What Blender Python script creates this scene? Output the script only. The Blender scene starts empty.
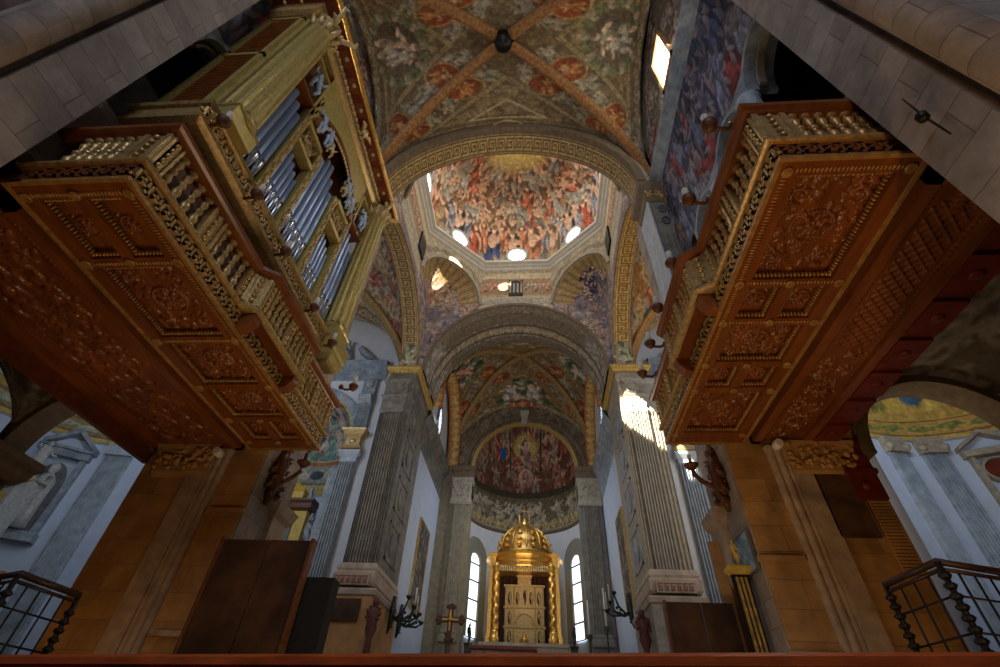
import bpy, math, random
import numpy as np
from math import pi, sin, cos, sqrt, atan2, radians
random.seed(7); rng = np.random.default_rng(7)
SC = bpy.context.scene
COL = SC.collection
# ---------------------------------------------------------------- materials
def _mat(name):
    m = bpy.data.materials.new(name); m.use_nodes = True
    nt = m.node_tree; b = nt.nodes['Principled BSDF']
    return m, nt, b
def _n(nt, t, **k):
    n = nt.nodes.new(t)
    for a, v in k.items():
        if a in n.inputs.keys(): n.inputs[a].default_value = v
        else: setattr(n, a, v)
    return n
def mat(name, col, rough=.6, metal=0., var=.25, scale=6., bump=.15, bscale=None, col2=None, attr=False, spec=.4, aniso=(1, 1, 1)):
    m, nt, b = _mat(name); L = nt.links.new
    tc = _n(nt, 'ShaderNodeTexCoord'); mp = _n(nt, 'ShaderNodeMapping'); mp.inputs['Scale'].default_value = aniso
    L(tc.outputs['Object'], mp.inputs[0])
    no = _n(nt, 'ShaderNodeTexNoise'); no.inputs['Scale'].default_value = scale; no.inputs['Detail'].default_value = 6; no.inputs['Roughness'].default_value = .65
    L(mp.outputs[0], no.inputs['Vector'])
    mr = _n(nt, 'ShaderNodeMapRange'); mr.inputs[1].default_value = .3; mr.inputs[2].default_value = .7
    mr.inputs[3].default_value = 1 - var; mr.inputs[4].default_value = 1 + var
    L(no.outputs[0], mr.inputs[0])
    mx = _n(nt, 'ShaderNodeMix', data_type='RGBA', blend_type='MULTIPLY'); mx.inputs[0].default_value = 1
    if attr:
        at = _n(nt, 'ShaderNodeAttribute', attribute_name='Col'); L(at.outputs['Color'], mx.inputs[6])
    elif col2:
        n2 = _n(nt, 'ShaderNodeTexNoise'); n2.inputs['Scale'].default_value = scale * .35; n2.inputs['Detail'].default_value = 4
        L(mp.outputs[0], n2.inputs['Vector'])
        r2 = _n(nt, 'ShaderNodeMapRange'); r2.inputs[1].default_value = .4; r2.inputs[2].default_value = .6; L(n2.outputs[0], r2.inputs[0])
        m2 = _n(nt, 'ShaderNodeMix', data_type='RGBA'); m2.inputs[6].default_value = (*col, 1); m2.inputs[7].default_value = (*col2, 1)
        L(r2.outputs[0], m2.inputs[0]); L(m2.outputs[2], mx.inputs[6])
    else: mx.inputs[6].default_value = (*col, 1)
    L(mr.outputs[0], mx.inputs[7]); L(mx.outputs[2], b.inputs['Base Color'])
    b.inputs['Roughness'].default_value = rough; b.inputs['Metallic'].default_value = metal
    b.inputs['Specular IOR Level'].default_value = spec
    if bump:
        nb = _n(nt, 'ShaderNodeTexNoise'); nb.inputs['Scale'].default_value = bscale or scale * 3; nb.inputs['Detail'].default_value = 5
        L(mp.outputs[0], nb.inputs['Vector'])
        bp = _n(nt, 'ShaderNodeBump'); bp.inputs['Strength'].default_value = bump; bp.inputs['Distance'].default_value = .03
        L(nb.outputs[0], bp.inputs['Height']); L(bp.outputs[0], b.inputs['Normal'])
    return m
def blocks(name, c1, c2, mortar, bw, bh, stain=(.5, .5, .5)):
    m, nt, b = _mat(name); L = nt.links.new
    uv = _n(nt, 'ShaderNodeUVMap', uv_map='UV'); br = _n(nt, 'ShaderNodeTexBrick')
    no0 = _n(nt, 'ShaderNodeTexNoise'); no0.inputs['Scale'].default_value = 1.2
    va = _n(nt, 'ShaderNodeVectorMath', operation='SCALE'); va.inputs[3].default_value = .05
    ad = _n(nt, 'ShaderNodeVectorMath', operation='ADD')
    L(uv.outputs[0], no0.inputs['Vector']); L(no0.outputs[1], va.inputs[0]); L(uv.outputs[0], ad.inputs[0]); L(va.outputs[0], ad.inputs[1])
    L(ad.outputs[0], br.inputs['Vector'])
    br.inputs['Color1'].default_value = (*c1, 1); br.inputs['Color2'].default_value = (*c2, 1); br.inputs['Mortar'].default_value = (*mortar, 1)
    br.inputs['Scale'].default_value = 1; br.inputs['Mortar Size'].default_value = .008; br.inputs['Mortar Smooth'].default_value = .6
    br.inputs['Brick Width'].default_value = bw; br.inputs['Row Height'].default_value = bh; br.inputs['Bias'].default_value = 0
    br.offset = .37; br.squash = 1.
    tc = _n(nt, 'ShaderNodeTexCoord')
    n1 = _n(nt, 'ShaderNodeTexNoise'); n1.inputs['Scale'].default_value = 1.3; n1.inputs['Detail'].default_value = 8; n1.inputs['Roughness'].default_value = .7
    L(tc.outputs['Object'], n1.inputs['Vector'])
    mr = _n(nt, 'ShaderNodeMapRange'); mr.inputs[1].default_value = .3; mr.inputs[2].default_value = .7; mr.inputs[3].default_value = .62; mr.inputs[4].default_value = 1.3
    L(n1.outputs[0], mr.inputs[0])
    mx = _n(nt, 'ShaderNodeMix', data_type='RGBA', blend_type='MULTIPLY'); mx.inputs[0].default_value = 1
    L(br.outputs[0], mx.inputs[6]); L(mr.outputs[0], mx.inputs[7]); L(mx.outputs[2], b.inputs['Base Color'])
    b.inputs['Roughness'].default_value = .8; b.inputs['Specular IOR Level'].default_value = .25
    n3 = _n(nt, 'ShaderNodeTexNoise'); n3.inputs['Scale'].default_value = 9; n3.inputs['Detail'].default_value = 6; L(tc.outputs['Object'], n3.inputs['Vector'])
    sm = _n(nt, 'ShaderNodeMath', operation='MULTIPLY_ADD'); L(br.outputs[1], sm.inputs[0]); sm.inputs[1].default_value = -1.2; L(n3.outputs[0], sm.inputs[2])
    bp = _n(nt, 'ShaderNodeBump'); bp.inputs['Strength'].default_value = .5; bp.inputs['Distance'].default_value = .03
    L(sm.outputs[0], bp.inputs['Height']); L(bp.outputs[0], b.inputs['Normal'])
    return m
def emit(name, col, s):
    m, nt, b = _mat(name); b.inputs['Base Color'].default_value = (*col, 1)
    b.inputs['Emission Color'].default_value = (*col, 1); b.inputs['Emission Strength'].default_value = s; return m
M = dict(
 fresco=mat('fresco_paint', None, .75, attr=True, var=.35, scale=5, bump=.1, spec=.2),
 upper_stone=blocks('grey_ashlar', (.4, .34, .3), (.29, .25, .22), (.2, .165, .14), .8, .42),
 pier_stone=blocks('lamplit_ashlar', (.5, .3, .12), (.36, .2, .075), (.3, .18, .08), .9, .45),  # orange lamplight on the piers is mixed into the stone colour
 roll=mat('pale_worn_stone', (.42, .33, .25), .75, var=.3, scale=3, bump=.4),
 marble=mat('grey_marble', (.13, .13, .125), .55, var=.5, scale=2.5, bump=.2, col2=(.2, .185, .155)),
 bmarble=mat('blue_grey_painted_stone', (.2, .25, .31), .65, var=.35, scale=4, bump=.2, col2=(.3, .34, .38)),
 cmarble=mat('cream_marble', (.33, .3, .24), .5, var=.25, scale=3, bump=.15),
 dmarble=mat('dark_grey_marble', (.13, .135, .14), .5, var=.4, scale=4, bump=.15),
 plaster=mat('white_plaster', (.62, .64, .68), .85, var=.06, scale=1.5, bump=.05),
 plaster_b=mat('pale_blue_plaster', (.5, .58, .72), .85, var=.08, scale=1.5, bump=.05),
 dark=mat('dark_plaster', (.05, .045, .04), .9, var=.3, scale=2, bump=.1),
 wood=mat('varnished_walnut', (.19, .058, .013), .27, var=.35, scale=5, bump=.12, aniso=(1, .25, 1), spec=.5),
 wood_d=mat('dark_walnut', (.12, .032, .009), .4, var=.35, scale=6, bump=.12),
 redwood=mat('red_stained_wood', (.15, .024, .01), .4, var=.3, scale=6, bump=.1),
 gwood=mat('gilded_walnut', (.5, .35, .15), .33, .45, var=.4, scale=14, bump=.15),
 gwood2=mat('worn_gilt_wood', (.42, .23, .07), .36, .35, var=.4, scale=10, bump=.15),
 gold=mat('gilding', (.78, .45, .1), .3, .85, var=.3, scale=12, bump=.2),
 ogold=mat('olive_gilding', (.5, .4, .14), .4, .5, var=.25, scale=9, bump=.15),
 cream=mat('cream_painted_wood', (.5, .45, .25), .55, var=.15, scale=6, bump=.05),
 tin=mat('blue_lit_tin_pipe', (.36, .52, .85), .32, .55, var=.12, scale=5, bump=.02),  # blue light reflected by the tin is put into the base colour
 tin_d=mat('blue_lit_pipe_foot', (.6, .68, .82), .25, .85, var=.1, scale=5, bump=.02),  # paler foot, same blue light in its colour
 bstone=mat('blue_white_painted_carving', (.4, .52, .68), .5, var=.25, scale=12, bump=.2),
 iron=mat('black_iron', (.02, .018, .016), .45, .6, var=.3, scale=12, bump=.2),
 bronze=mat('dark_bronze', (.05, .06, .055), .4, .7, var=.5, scale=12, bump=.3),
 carved=mat('dark_carved_wood', (.11, .04, .015), .38, var=.5, scale=14, bump=.3),
 panel=mat('brown_board', (.035, .016, .008), .42, var=.35, scale=3, bump=.08, col2=(.08, .034, .012)),
 bench=mat('polished_red_bench_wood', (.62, .13, .03), .3, var=.3, scale=7, bump=.05, aniso=(.3, 3, 3), col2=(.5, .09, .025)),
 black=mat('black_cloth', (.006, .006, .007), .9, var=.2, bump=0),
 wax=mat('white_wax_tube', (.75, .7, .6), .5, var=.05, bump=0),
 white=mat('white_enamel', (.75, .72, .66), .5, var=.06, bump=0),
 statue=mat('statue_stone', (.42, .43, .42), .6, var=.25, scale=7, bump=.2),
 bust=mat('red_brown_terracotta', (.13, .045, .03), .5, var=.4, scale=12, bump=.3),
 yellow=mat('yellow_altar_paint', (.6, .42, .08), .5, var=.25, scale=7, bump=.1),
 ochre=mat('ochre_plaster', (.45, .24, .09), .8, var=.3, scale=2, bump=.15),
 oil=mat('dark_oil_painting', (.07, .06, .05), .4, var=.7, scale=2.2, bump=.05, col2=(.16, .12, .09)),
 bluepanel=mat('blue_printed_panel', (.12, .24, .38), .35, var=.5, scale=14, bump=0, col2=(.3, .45, .55)),
 slate=mat('dark_slate_plaque', (.1, .055, .03), .5, var=.5, scale=3, bump=.1),
 floor=mat('floor_stone', (.3, .22, .17), .35, var=.3, scale=1.5, bump=.05),
 glass=emit('daylit_window', (.82, .9, 1.), 1.8),
 oculus=emit('daylit_oculus', (.86, .93, 1.), 9),
 sunglass=emit('sunlit_window', (1, .93, .74), 11),
)
# ---------------------------------------------------------------- mesh helpers
def wloc(o):
    v = np.zeros(3)
    while o is not None: v = v + np.array(o.location); o = o.parent
    return v
class MB:
    def __init__(s, T=None): s.v = []; s.f = []; s.uv = {}; s.T = T; s.n = 0; s.smooth = []
    def add(s, vs, fs, sm=False, uvs=None):
        b = s.n; s.v.extend(vs); s.n += len(vs)
        for i, f in enumerate(fs):
            s.f.append(tuple(b + k for k in f)); s.smooth.append(sm)
            if uvs: s.uv[len(s.f) - 1] = uvs[i]
        return s
    def box(s, c, d, rz=0., taper=1.):
        hx, hy, hz = d[0] / 2, d[1] / 2, d[2] / 2; vs = []
        for z, k in ((-hz, 1), (hz, taper)):
            for x, y in ((-hx, -hy), (hx, -hy), (hx, hy), (-hx, hy)):
                x, y = x * k, y * k
                vs.append((c[0] + x * cos(rz) - y * sin(rz), c[1] + x * sin(rz) + y * cos(rz), c[2] + z))
        return s.add(vs, [(0, 3, 2, 1), (4, 5, 6, 7), (0, 1, 5, 4), (1, 2, 6, 5), (2, 3, 7, 6), (3, 0, 4, 7)])
    def bb(s, a, b): return s.box([(a[i] + b[i]) / 2 for i in range(3)], [abs(a[i] - b[i]) for i in range(3)])
    def loft(s, rings, closed=True, caps=True, sm=False):
        n = len(rings[0]); vs = [tuple(p) for r in rings for p in r]; fs = []
        for i in range(len(rings) - 1):
            for j in range(n if closed else n - 1):
                k = (j + 1) % n; fs.append((i * n + j, i * n + k, (i + 1) * n + k, (i + 1) * n + j))
        if caps and closed: fs += [tuple(range(n))[::-1], tuple((len(rings) - 1) * n + j for j in range(n))]
        return s.add(vs, fs, sm)
    def prism(s, poly, z0, z1):
        n = len(poly); vs = [(p[0], p[1], z0) for p in poly] + [(p[0], p[1], z1) for p in poly]; fs = []; uvs = []; d = 0
        for i in range(n):
            j = (i + 1) % n; l = math.dist(poly[i][:2], poly[j][:2]); fs.append((i, j, n + j, n + i))
            uvs.append([(d, z0), (d + l, z0), (d + l, z1), (d, z1)]); d += l
        fs += [tuple(range(n))[::-1], tuple(range(n, 2 * n))]; uvs += [[(p[0], p[1]) for p in poly][::-1], [(p[0], p[1]) for p in poly]]
        return s.add(vs, fs, False, uvs)
    def mould(s, poly, prof, sm=False, caps=True):                 # stack of offset outlines: prof = [(offset, z)]
        return s.loft([[(x, y, z) for x, y in offs(poly, o)] for o, z in prof], sm=sm, caps=caps)
    def lathe(s, o, prof, n=14, axis=2, arc=None):
        rings = []
        for r, z in prof:
            ring = []
            for k in range(n):
                a = 2 * pi * k / n; p = [r * cos(a), r * sin(a), z]
                if axis == 0: p = [p[2], p[0], p[1]]
                elif axis == 1: p = [p[0], p[2], p[1]]
                ring.append((o[0] + p[0], o[1] + p[1], o[2] + p[2]))
            rings.append(ring)
        return s.loft(rings, sm=True)
    def tube(s, pts, r, n=8, caps=True):
        pts = [np.array(p, float) for p in pts]; rings = []
        rs = r if isinstance(r, (list, tuple)) else [r] * len(pts); up = np.array([.13, .21, 1.])
        for i, p in enumerate(pts):
            t = pts[min(i + 1, len(pts) - 1)] - pts[max(i - 1, 0)]; t /= (np.linalg.norm(t) + 1e-9)
            a = np.cross(t, up); 
            if np.linalg.norm(a) < .1: a = np.cross(t, [1., 0, 0])
            a /= np.linalg.norm(a); b = np.cross(t, a)
            rings.append([tuple(p + rs[i] * (cos(2 * pi * k / n) * a + sin(2 * pi * k / n) * b)) for k in range(n)])
        return s.loft(rings, sm=True)
    def ell(s, c, r, n=10, m=7, rot=None):
        r = (r, r, r) if isinstance(r, (int, float)) else r; rings = []
        for i in range(m + 1):
            ph = -pi / 2 + pi * i / m; ph = max(-1.55, min(1.55, ph)); ring = []
            for k in range(n):
                a = 2 * pi * k / n; p = np.array([r[0] * cos(ph) * cos(a), r[1] * cos(ph) * sin(a), r[2] * sin(ph)])
                if rot is not None: p = rot @ p
                ring.append((c[0] + p[0], c[1] + p[1], c[2] + p[2]))
            rings.append(ring)
        return s.loft(rings, sm=True)
    def build(s, name, m, parent=None):
        v = np.array(s.v, float)
        if s.T is not None: v = s.T(v)
        if parent is not None: v = v - wloc(parent)
        me = bpy.data.meshes.new(name); me.from_pydata(v.tolist(), [], s.f); me.materials.append(M[m] if isinstance(m, str) else m)
        me.polygons.foreach_set('use_smooth', s.smooth)
        if s.uv:
            u = me.uv_layers.new(name='UV')
            for pi_, pl in enumerate(me.polygons):
                if pi_ in s.uv:
                    for q, li in enumerate(pl.loop_indices): u.data[li].uv = s.uv[pi_][q]
        me.update(); o = bpy.data.objects.new(name, me); COL.objects.link(o)
        if parent is not None: o.parent = parent
        return o
def offs(poly, d):
    n = len(poly); out = []
    A = sum(poly[i][0] * poly[(i + 1) % n][1] - poly[(i + 1) % n][0] * poly[i][1] for i in range(n)); sg = 1 if A > 0 else -1
    for i in range(n):
        p0, p1, p2 = [np.array(poly[(i + k) % n][:2], float) for k in (-1, 0, 1)]
        e1 = p1 - p0; e2 = p2 - p1; e1 /= np.linalg.norm(e1) + 1e-9; e2 /= np.linalg.norm(e2) + 1e-9
        n1 = np.array([e1[1], -e1[0]]) * sg; n2 = np.array([e2[1], -e2[0]]) * sg; m = n1 + n2; q = m @ m
        m = m / q * 2 if q > .3 else n1
        out.append(tuple(p1 + m * d))
    return out
def rotm(ax, ay, az):
    cx, sx, cy, sy, cz, sz = cos(ax), sin(ax), cos(ay), sin(ay), cos(az), sin(az)
    return np.array([[cz, -sz, 0], [sz, cz, 0], [0, 0, 1]]) @ np.array([[cy, 0, sy], [0, 1, 0], [-sy, 0, cy]]) @ np.array([[1, 0, 0], [0, cx, -sx], [0, sx, cx]])
def surf(name, P, nu, nv, m, cv=None, cuv=None, parent=None, T=None, smooth=True):
    u, v = np.meshgrid(np.linspace(0, 1, nu), np.linspace(0, 1, nv))
    X = P(u, v); V = np.stack([np.broadcast_to(a, u.shape).ravel() for a in X], 1).astype(float)
    if T is not None: V = T(V)
    if parent is not None: V = V - wloc(parent)
    i = np.arange((nu - 1) * (nv - 1)); a = (i // (nu - 1)) * nu + i % (nu - 1)
    F = np.stack([a, a + 1, a + nu + 1, a + nu], 1)
    me = bpy.data.meshes.new(name); me.vertices.add(len(V)); me.vertices.foreach_set('co', V.ravel())
    me.loops.add(F.size); me.loops.foreach_set('vertex_index', F.ravel()); me.polygons.add(len(F))
    me.polygons.foreach_set('loop_start', np.arange(0, F.size, 4)); me.polygons.foreach_set('loop_total', np.full(len(F), 4))
    me.update(calc_edges=True); me.polygons.foreach_set('use_smooth', [smooth] * len(F))
    me.materials.append(M[m])
    if cv is not None:
        cu, cw = (u, v) if cuv is None else cuv(u, v)
        c = cv.sample(cu, cw).reshape(-1, 3); ca = me.color_attributes.new('Col', 'FLOAT_COLOR', 'POINT')
        ca.data.foreach_set('color', np.concatenate([c, np.ones((len(c), 1))], 1).ravel())
    o = bpy.data.objects.new(name, me); COL.objects.link(o)
    if parent is not None: o.parent = parent
    return o
def thing(name, label, cat, loc=(0, 0, 0), group=None):
    o = bpy.data.objects.new(name, None); o.empty_display_size = .1; o.location = loc; COL.objects.link(o)
    o['label'] = label; o['category'] = cat
    if group: o['group'] = group
    return o
def tag(o, label, cat, group=None):
    o['label'] = label; o['category'] = cat
    if group: o['group'] = group
    return o
def struct(o, label=None):
    o['kind'] = 'structure'
    if label: o['label'] = label
    return o
def kids(o, lst): return [c for c in lst if c.parent == o]
def copy_tree(o, parent=None):
    c = o.copy(); COL.objects.link(c); c.parent = parent
    for ch in list(o.children): copy_tree(ch, c)
    return c
# ---------------------------------------------------------------- painting into per-vertex colour
class Cv:
    def __init__(s, w, h, col=(.2, .15, .1)):
        s.w, s.h = w, h; s.a = np.ones((h, w, 3)) * np.array(col)
    def sample(s, u, v):
        x = np.clip(u * (s.w - 1), 0, s.w - 1.001); y = np.clip(v * (s.h - 1), 0, s.h - 1.001)
        i = x.astype(int); j = y.astype(int); fx = (x - i)[..., None]; fy = (y - j)[..., None]
        a = s.a; i1 = np.minimum(i + 1, s.w - 1); j1 = np.minimum(j + 1, s.h - 1)
        return (a[j, i] * (1 - fx) + a[j, i1] * fx) * (1 - fy) + (a[j1, i] * (1 - fx) + a[j1, i1] * fx) * fy
    def win(s, cx, cy, R):
        x0, x1 = max(0, int(cx - R)), min(s.w, int(cx + R + 2)); y0, y1 = max(0, int(cy - R)), min(s.h, int(cy + R + 2))
        if x1 <= x0 or y1 <= y0: return None
        yy, xx = np.mgrid[y0:y1, x0:x1]; return x0, x1, y0, y1, xx - cx, yy - cy
    def ell(s, cx, cy, a, b, th, col, al=1., sh=.35):
        a = max(a, .6); b = max(b, .6)
        w = s.win(cx, cy, max(a, b) + 2)
        if w is None: return
        x0, x1, y0, y1, dx, dy = w; X = dx * cos(th) + dy * sin(th); Y = -dx * sin(th) + dy * cos(th)
        d = np.sqrt((X / a) ** 2 + (Y / b) ** 2); mk = np.clip((1 - d) * min(a, b) + .5, 0, 1) * al
        c = np.array(col) * (1 + sh * (-dx * .6 + dy * .8)[..., None] / max(a, b))
        s.a[y0:y1, x0:x1] = s.a[y0:y1, x0:x1] * (1 - mk[..., None]) + np.clip(c, 0, 1) * mk[..., None]
    def ring(s, cx, cy, a, b, t, col, al=1.):
        w = s.win(cx, cy, max(a, b) + t + 2)
        if w is None: return
        x0, x1, y0, y1, dx, dy = w; d = (np.sqrt((dx / a) ** 2 + (dy / b) ** 2) - 1) * min(a, b)
        mk = np.clip(t / 2 + .5 - np.abs(d), 0, 1)[..., None] * al; s.a[y0:y1, x0:x1] = s.a[y0:y1, x0:x1] * (1 - mk) + np.array(col) * mk
    def line(s, x0, y0, x1, y1, t, col, al=1.):
        n = int(max(abs(x1 - x0), abs(y1 - y0)) / max(t * .4, .7)) + 1
        for k in range(n + 1):
            f = k / n; s.ell(x0 + (x1 - x0) * f, y0 + (y1 - y0) * f, t / 2, t / 2, 0, col, al, 0)
    def rect(s, x0, y0, x1, y1, col, al=1.):
        x0, x1 = max(0, int(x0)), min(s.w, int(x1)); y0, y1 = max(0, int(y0)), min(s.h, int(y1))
        if x1 > x0 and y1 > y0: s.a[y0:y1, x0:x1] = s.a[y0:y1, x0:x1] * (1 - al) + np.array(col) * al
    def fig(s, cx, cy, z, robe, up=pi / 2, flesh=(.5, .3, .2), al=1., robe2=None):
        # a painted figure z tall: legs, robe folds, torso, arms, head; up = direction of the head
        R = random; pose = R.uniform(-.5, .5); robe = np.array(robe); fl = np.array(flesh)
        def P(x, y): return cx + z * (x * cos(up - pi / 2) - y * sin(up - pi / 2)), cy + z * (x * sin(up - pi / 2) + y * cos(up - pi / 2))
        def E(x, y, a, b, t, c, sh=.4): p = P(x, y); s.ell(p[0], p[1], a * z, b * z, t + up - pi / 2, c, al, sh)
        E(0, -.08, .24, .52, pose * .3, robe * .35, .2)
        for sg in (-1, 1):
            k = R.uniform(.0, .5) * sg + pose * .4; E(sg * .09 + sin(k) * .1, -.36, .055, .17, k, fl * .85); E(sg * .1 + sin(k) * .2, -.2, .07, .17, k * .6, robe * .9)
        for q in range(5):
            x = R.uniform(-.15, .15); E(x, R.uniform(-.3, .1), R.uniform(.03, .06), R.uniform(.12, .26), pose + R.uniform(-.4, .4), robe * R.choice([.5, 1.2, .85, 1.35]))
        E(pose * .05, .14, .12, .17, pose * .4, fl if R.random() < .5 else (robe if robe2 is None else robe2))
        for sg in (-1, 1):
            k = R.uniform(-1.4, 1.4); E(sg * .15 + sin(k) * .03, .2, .04, .12, k, fl); E(sg * .2 + sin(k) * .1 * sg, .28 * cos(k) + .03, .033, .1, k + .6 * sg, fl * 1.1)
        E(pose * .1, .38, .065, .08, 0, fl * 1.15); E(pose * .1 - .01, .43, .07, .05, 0, fl * .4)
    def cherub(s, cx, cy, z, flesh=(.5, .32, .2)):
        s.fig(cx, cy, z, np.array(flesh) * .9, up=random.uniform(.6, 2.5), flesh=flesh)
    def cloud(s, cx, cy, z, col, n=8):
        c = np.array(col)
        for k in range(n): s.ell(cx + random.gauss(0, z * .5), cy + random.gauss(0, z * .28), z * random.uniform(.2, .45), z * random.uniform(.15, .32), random.uniform(-.4, .4), c * random.uniform(.65, 1.25), .75, .5)
    def scroll(s, cx, cy, r, col, sg=1, t=1.6, al=.9, rot=0.):
        for k in range(46):
            f = k / 45; a = rot + sg * f * 4.6 * pi / 2 * 1.3; q = r * (1 - f * .85); s.ell(cx + q * cos(a), cy + q * sin(a), t * (1 - f * .4), t * (1 - f * .4), 0, col, al, .3)
            if k % 9 == 4: s.ell(cx + q * 1.25 * cos(a + .2), cy + q * 1.25 * sin(a + .2), t * 1.6, t * .9, a, col, al, .3)
        s.ell(cx, cy, t * 1.3, t * 1.3, 0, np.array(col) * 1.2, al)
    def rinceau(s, x0, y0, x1, y1, r, col, t=1.5, al=.9):
        L = math.hypot(x1 - x0, y1 - y0); n = max(1, int(round(L / (2 * r)))); a0 = atan2(y1 - y0, x1 - x0)
        for k in range(n):
            f = (k + .5) / n; s.scroll(x0 + (x1 - x0) * f, y0 + (y1 - y0) * f, r * .85, col, 1 if k % 2 else -1, t, al, a0)
    def fret(s, x0, y0, x1, y1, fg, bg):                # Greek key, running along the longer side
        T = ["11111110", "00000010", "11111010", "10001010", "10111010", "10000010", "11111110"]
        T = np.array([[int(c) for c in r] for r in ["11111111", "00000001", "01111101", "01000101", "01010101", "01011101", "01000000", "01111111"]])
        x0, x1, y0, y1 = int(x0), int(x1), int(y0), int(y1); yy, xx = np.mgrid[y0:y1, x0:x1]
        if x1 - x0 >= y1 - y0: c = (y1 - y0) / 8; i = ((xx - x0) / c).astype(int) % 8; j = np.clip(((yy - y0) / c).astype(int), 0, 7)
        else: c = (x1 - x0) / 8; i = ((yy - y0) / c).astype(int) % 8; j = np.clip(((xx - x0) / c).astype(int), 0, 7)
        mk = T[j, i][..., None]; s.a[y0:y1, x0:x1] = mk * np.array(fg) + (1 - mk) * np.array(bg)
    def grain(s, k=.15, f=3):
        h, w = s.h // f + 2, s.w // f + 2; g = rng.normal(0, 1, (h, w)).repeat(f, 0).repeat(f, 1)[:s.h, :s.w]
        g = (g + np.roll(g, 1, 0) + np.roll(g, 1, 1)) / 3; s.a *= np.clip(1 + k * g, .3, 1.8)[..., None]; return s
class Ht:                                               # height map for carved relief
    def __init__(s, w, h): s.w, s.h = w, h; s.a = np.zeros((h, w))
    def bump(s, cx, cy, a, b, th, z):
        a = max(a, 1); b = max(b, 1); R = max(a, b) + 1
        x0, x1 = max(0, int(cx - R)), min(s.w, int(cx + R + 2)); y0, y1 = max(0, int(cy - R)), min(s.h, int(cy + R + 2))
        if x1 <= x0 or y1 <= y0: return
        yy, xx = np.mgrid[y0:y1, x0:x1]; dx, dy = xx - cx, yy - cy; X = dx * cos(th) + dy * sin(th); Y = -dx * sin(th) + dy * cos(th)
        d = np.clip(1 - (X / a) ** 2 - (Y / b) ** 2, 0, 1); s.a[y0:y1, x0:x1] = np.maximum(s.a[y0:y1, x0:x1], z * np.sqrt(d))
    def scroll(s, cx, cy, r, sg, t, z, rot=0.):
        for k in range(40):
            f = k / 39; a = rot + sg * f * 6.2; q = r * (1 - f * .82); s.bump(cx + q * cos(a), cy + q * sin(a), t, t, 0, z)
            if k % 6 == 2: s.bump(cx + q * 1.3 * cos(a), cy + q * 1.3 * sin(a), t * 2.2, t * 1.1, a + .8 * sg, z * .8)
        s.bump(cx, cy, t * 2, t * 2, 0, z * 1.3)
    def rose(s, cx, cy, r, z):
        for k in range(8): a = k * pi / 4; s.bump(cx + r * .62 * cos(a), cy + r * .62 * sin(a), r * .4, r * .22, a, z * .75)
        for k in range(8): a = k * pi / 4 + .39; s.bump(cx + r * .35 * cos(a), cy + r * .35 * sin(a), r * .25, r * .15, a, z * .9)
        s.bump(cx, cy, r * .22, r * .22, 0, z * 1.5)
        for k in range(36): a = k * pi / 18; s.bump(cx + r * 1.1 * cos(a), cy + r * 1.1 * sin(a), r * .11, r * .11, 0, z * .6)
    def leaf(s, cx, cy, l, a, z):
        for k in range(-2, 3): s.bump(cx + l * .25 * cos(a + k * .5), cy + l * .25 * sin(a + k * .5), l * .5, l * .12, a + k * .5, z)
M.update(rib=mat('rib_paint', (.28, .13, .04), .7, var=.6, scale=9, bump=.2), ribgold=mat('rib_gold_brown', (.3, .19, .07), .6, var=.6, scale=9, bump=.25), ribwarm=mat('rib_orange', (.5, .26, .07), .6, var=.4, scale=8, bump=.2),
 brownstone=mat('brown_moulded_stone', (.16, .115, .07), .7, var=.3, scale=5, bump=.15), cmarble_d=mat('dim_cream_stone', (.33, .29, .22), .6, var=.3, scale=5, bump=.15),
 white_stone=mat('white_cornice', (.62, .6, .54), .6, var=.12, scale=3, bump=.05), gold_d=mat('dull_gilding', (.5, .34, .1), .45, .4, var=.5, scale=10, bump=.25),
 sillstone=mat('olive_grey_reveal', (.24, .24, .19), .7, var=.15, scale=3, bump=.05), bmarble_l=mat('light_blue_grey_stone', (.4, .46, .54), .6, var=.25, scale=4, bump=.1))
M.update(flute_l=mat('grey_fluted_stone', (.21, .195, .165), .6, var=.4, scale=3, bump=.1), flute_d=mat('dark_fluted_stone', (.17, .165, .15), .6, var=.35, scale=3, bump=.1), flute_b=mat('blue_fluted_stone', (.3, .35, .4), .6, var=.3, scale=3, bump=.1),
 redpaint=mat('faded_red_paint', (.32, .1, .06), .7, var=.3), sandmarble=mat('olive_sand_marble', (.24, .21, .145), .6, var=.3, scale=3, bump=.1), sandmarble_l=mat('light_sand_marble', (.36, .33, .26), .6, var=.3, scale=3, bump=.1), cream_gold=mat('cream_and_gilt', (.62, .48, .24), .4, .3, var=.35, scale=12, bump=.2))
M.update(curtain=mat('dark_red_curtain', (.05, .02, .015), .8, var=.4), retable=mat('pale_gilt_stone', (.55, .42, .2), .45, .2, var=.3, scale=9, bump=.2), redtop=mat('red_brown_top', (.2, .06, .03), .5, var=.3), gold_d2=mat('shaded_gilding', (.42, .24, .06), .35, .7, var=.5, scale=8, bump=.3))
EXPO = 0.
LP = dict(west=540, dome=340, ocu=22, cross=260, naveup=130, presb=90, presd=170, altar=26, apse=18, tranL=260, tranR=300, tupL=70, tupR=200, apL=40, apR=50, pwin=40, nwin=70, nwinL=80)
FL = [(1, (4.3, 1.2, .5), (4.6, 4.5, 6.6), 260, 90), (-1, (-4.3, 1.6, .5), (-4.3, 3.6, 6.4), 90, 75), (1, (6.6, 5.3, 2.0), (6.3, 8.9, 5.6), 55, 110), (-1, (-6.3, 5.6, 1.75), (-6.2, 8.9, 5.6), 60, 110), (1, (3.2, .4, .4), (5, 2, 7), 40, 70)]
SUNS = [((4.0, 11.6, 25.7), (-4.35, 17.8, 23.0), 30000, 6), ((3.2, 11.0, 25.6), (-.75, 18.8, 22.8), 24000, 4.5), ((-3.2, 11.0, 25.6), (5.75, 18.6, 13.6), 300000, 5.4)]
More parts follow.
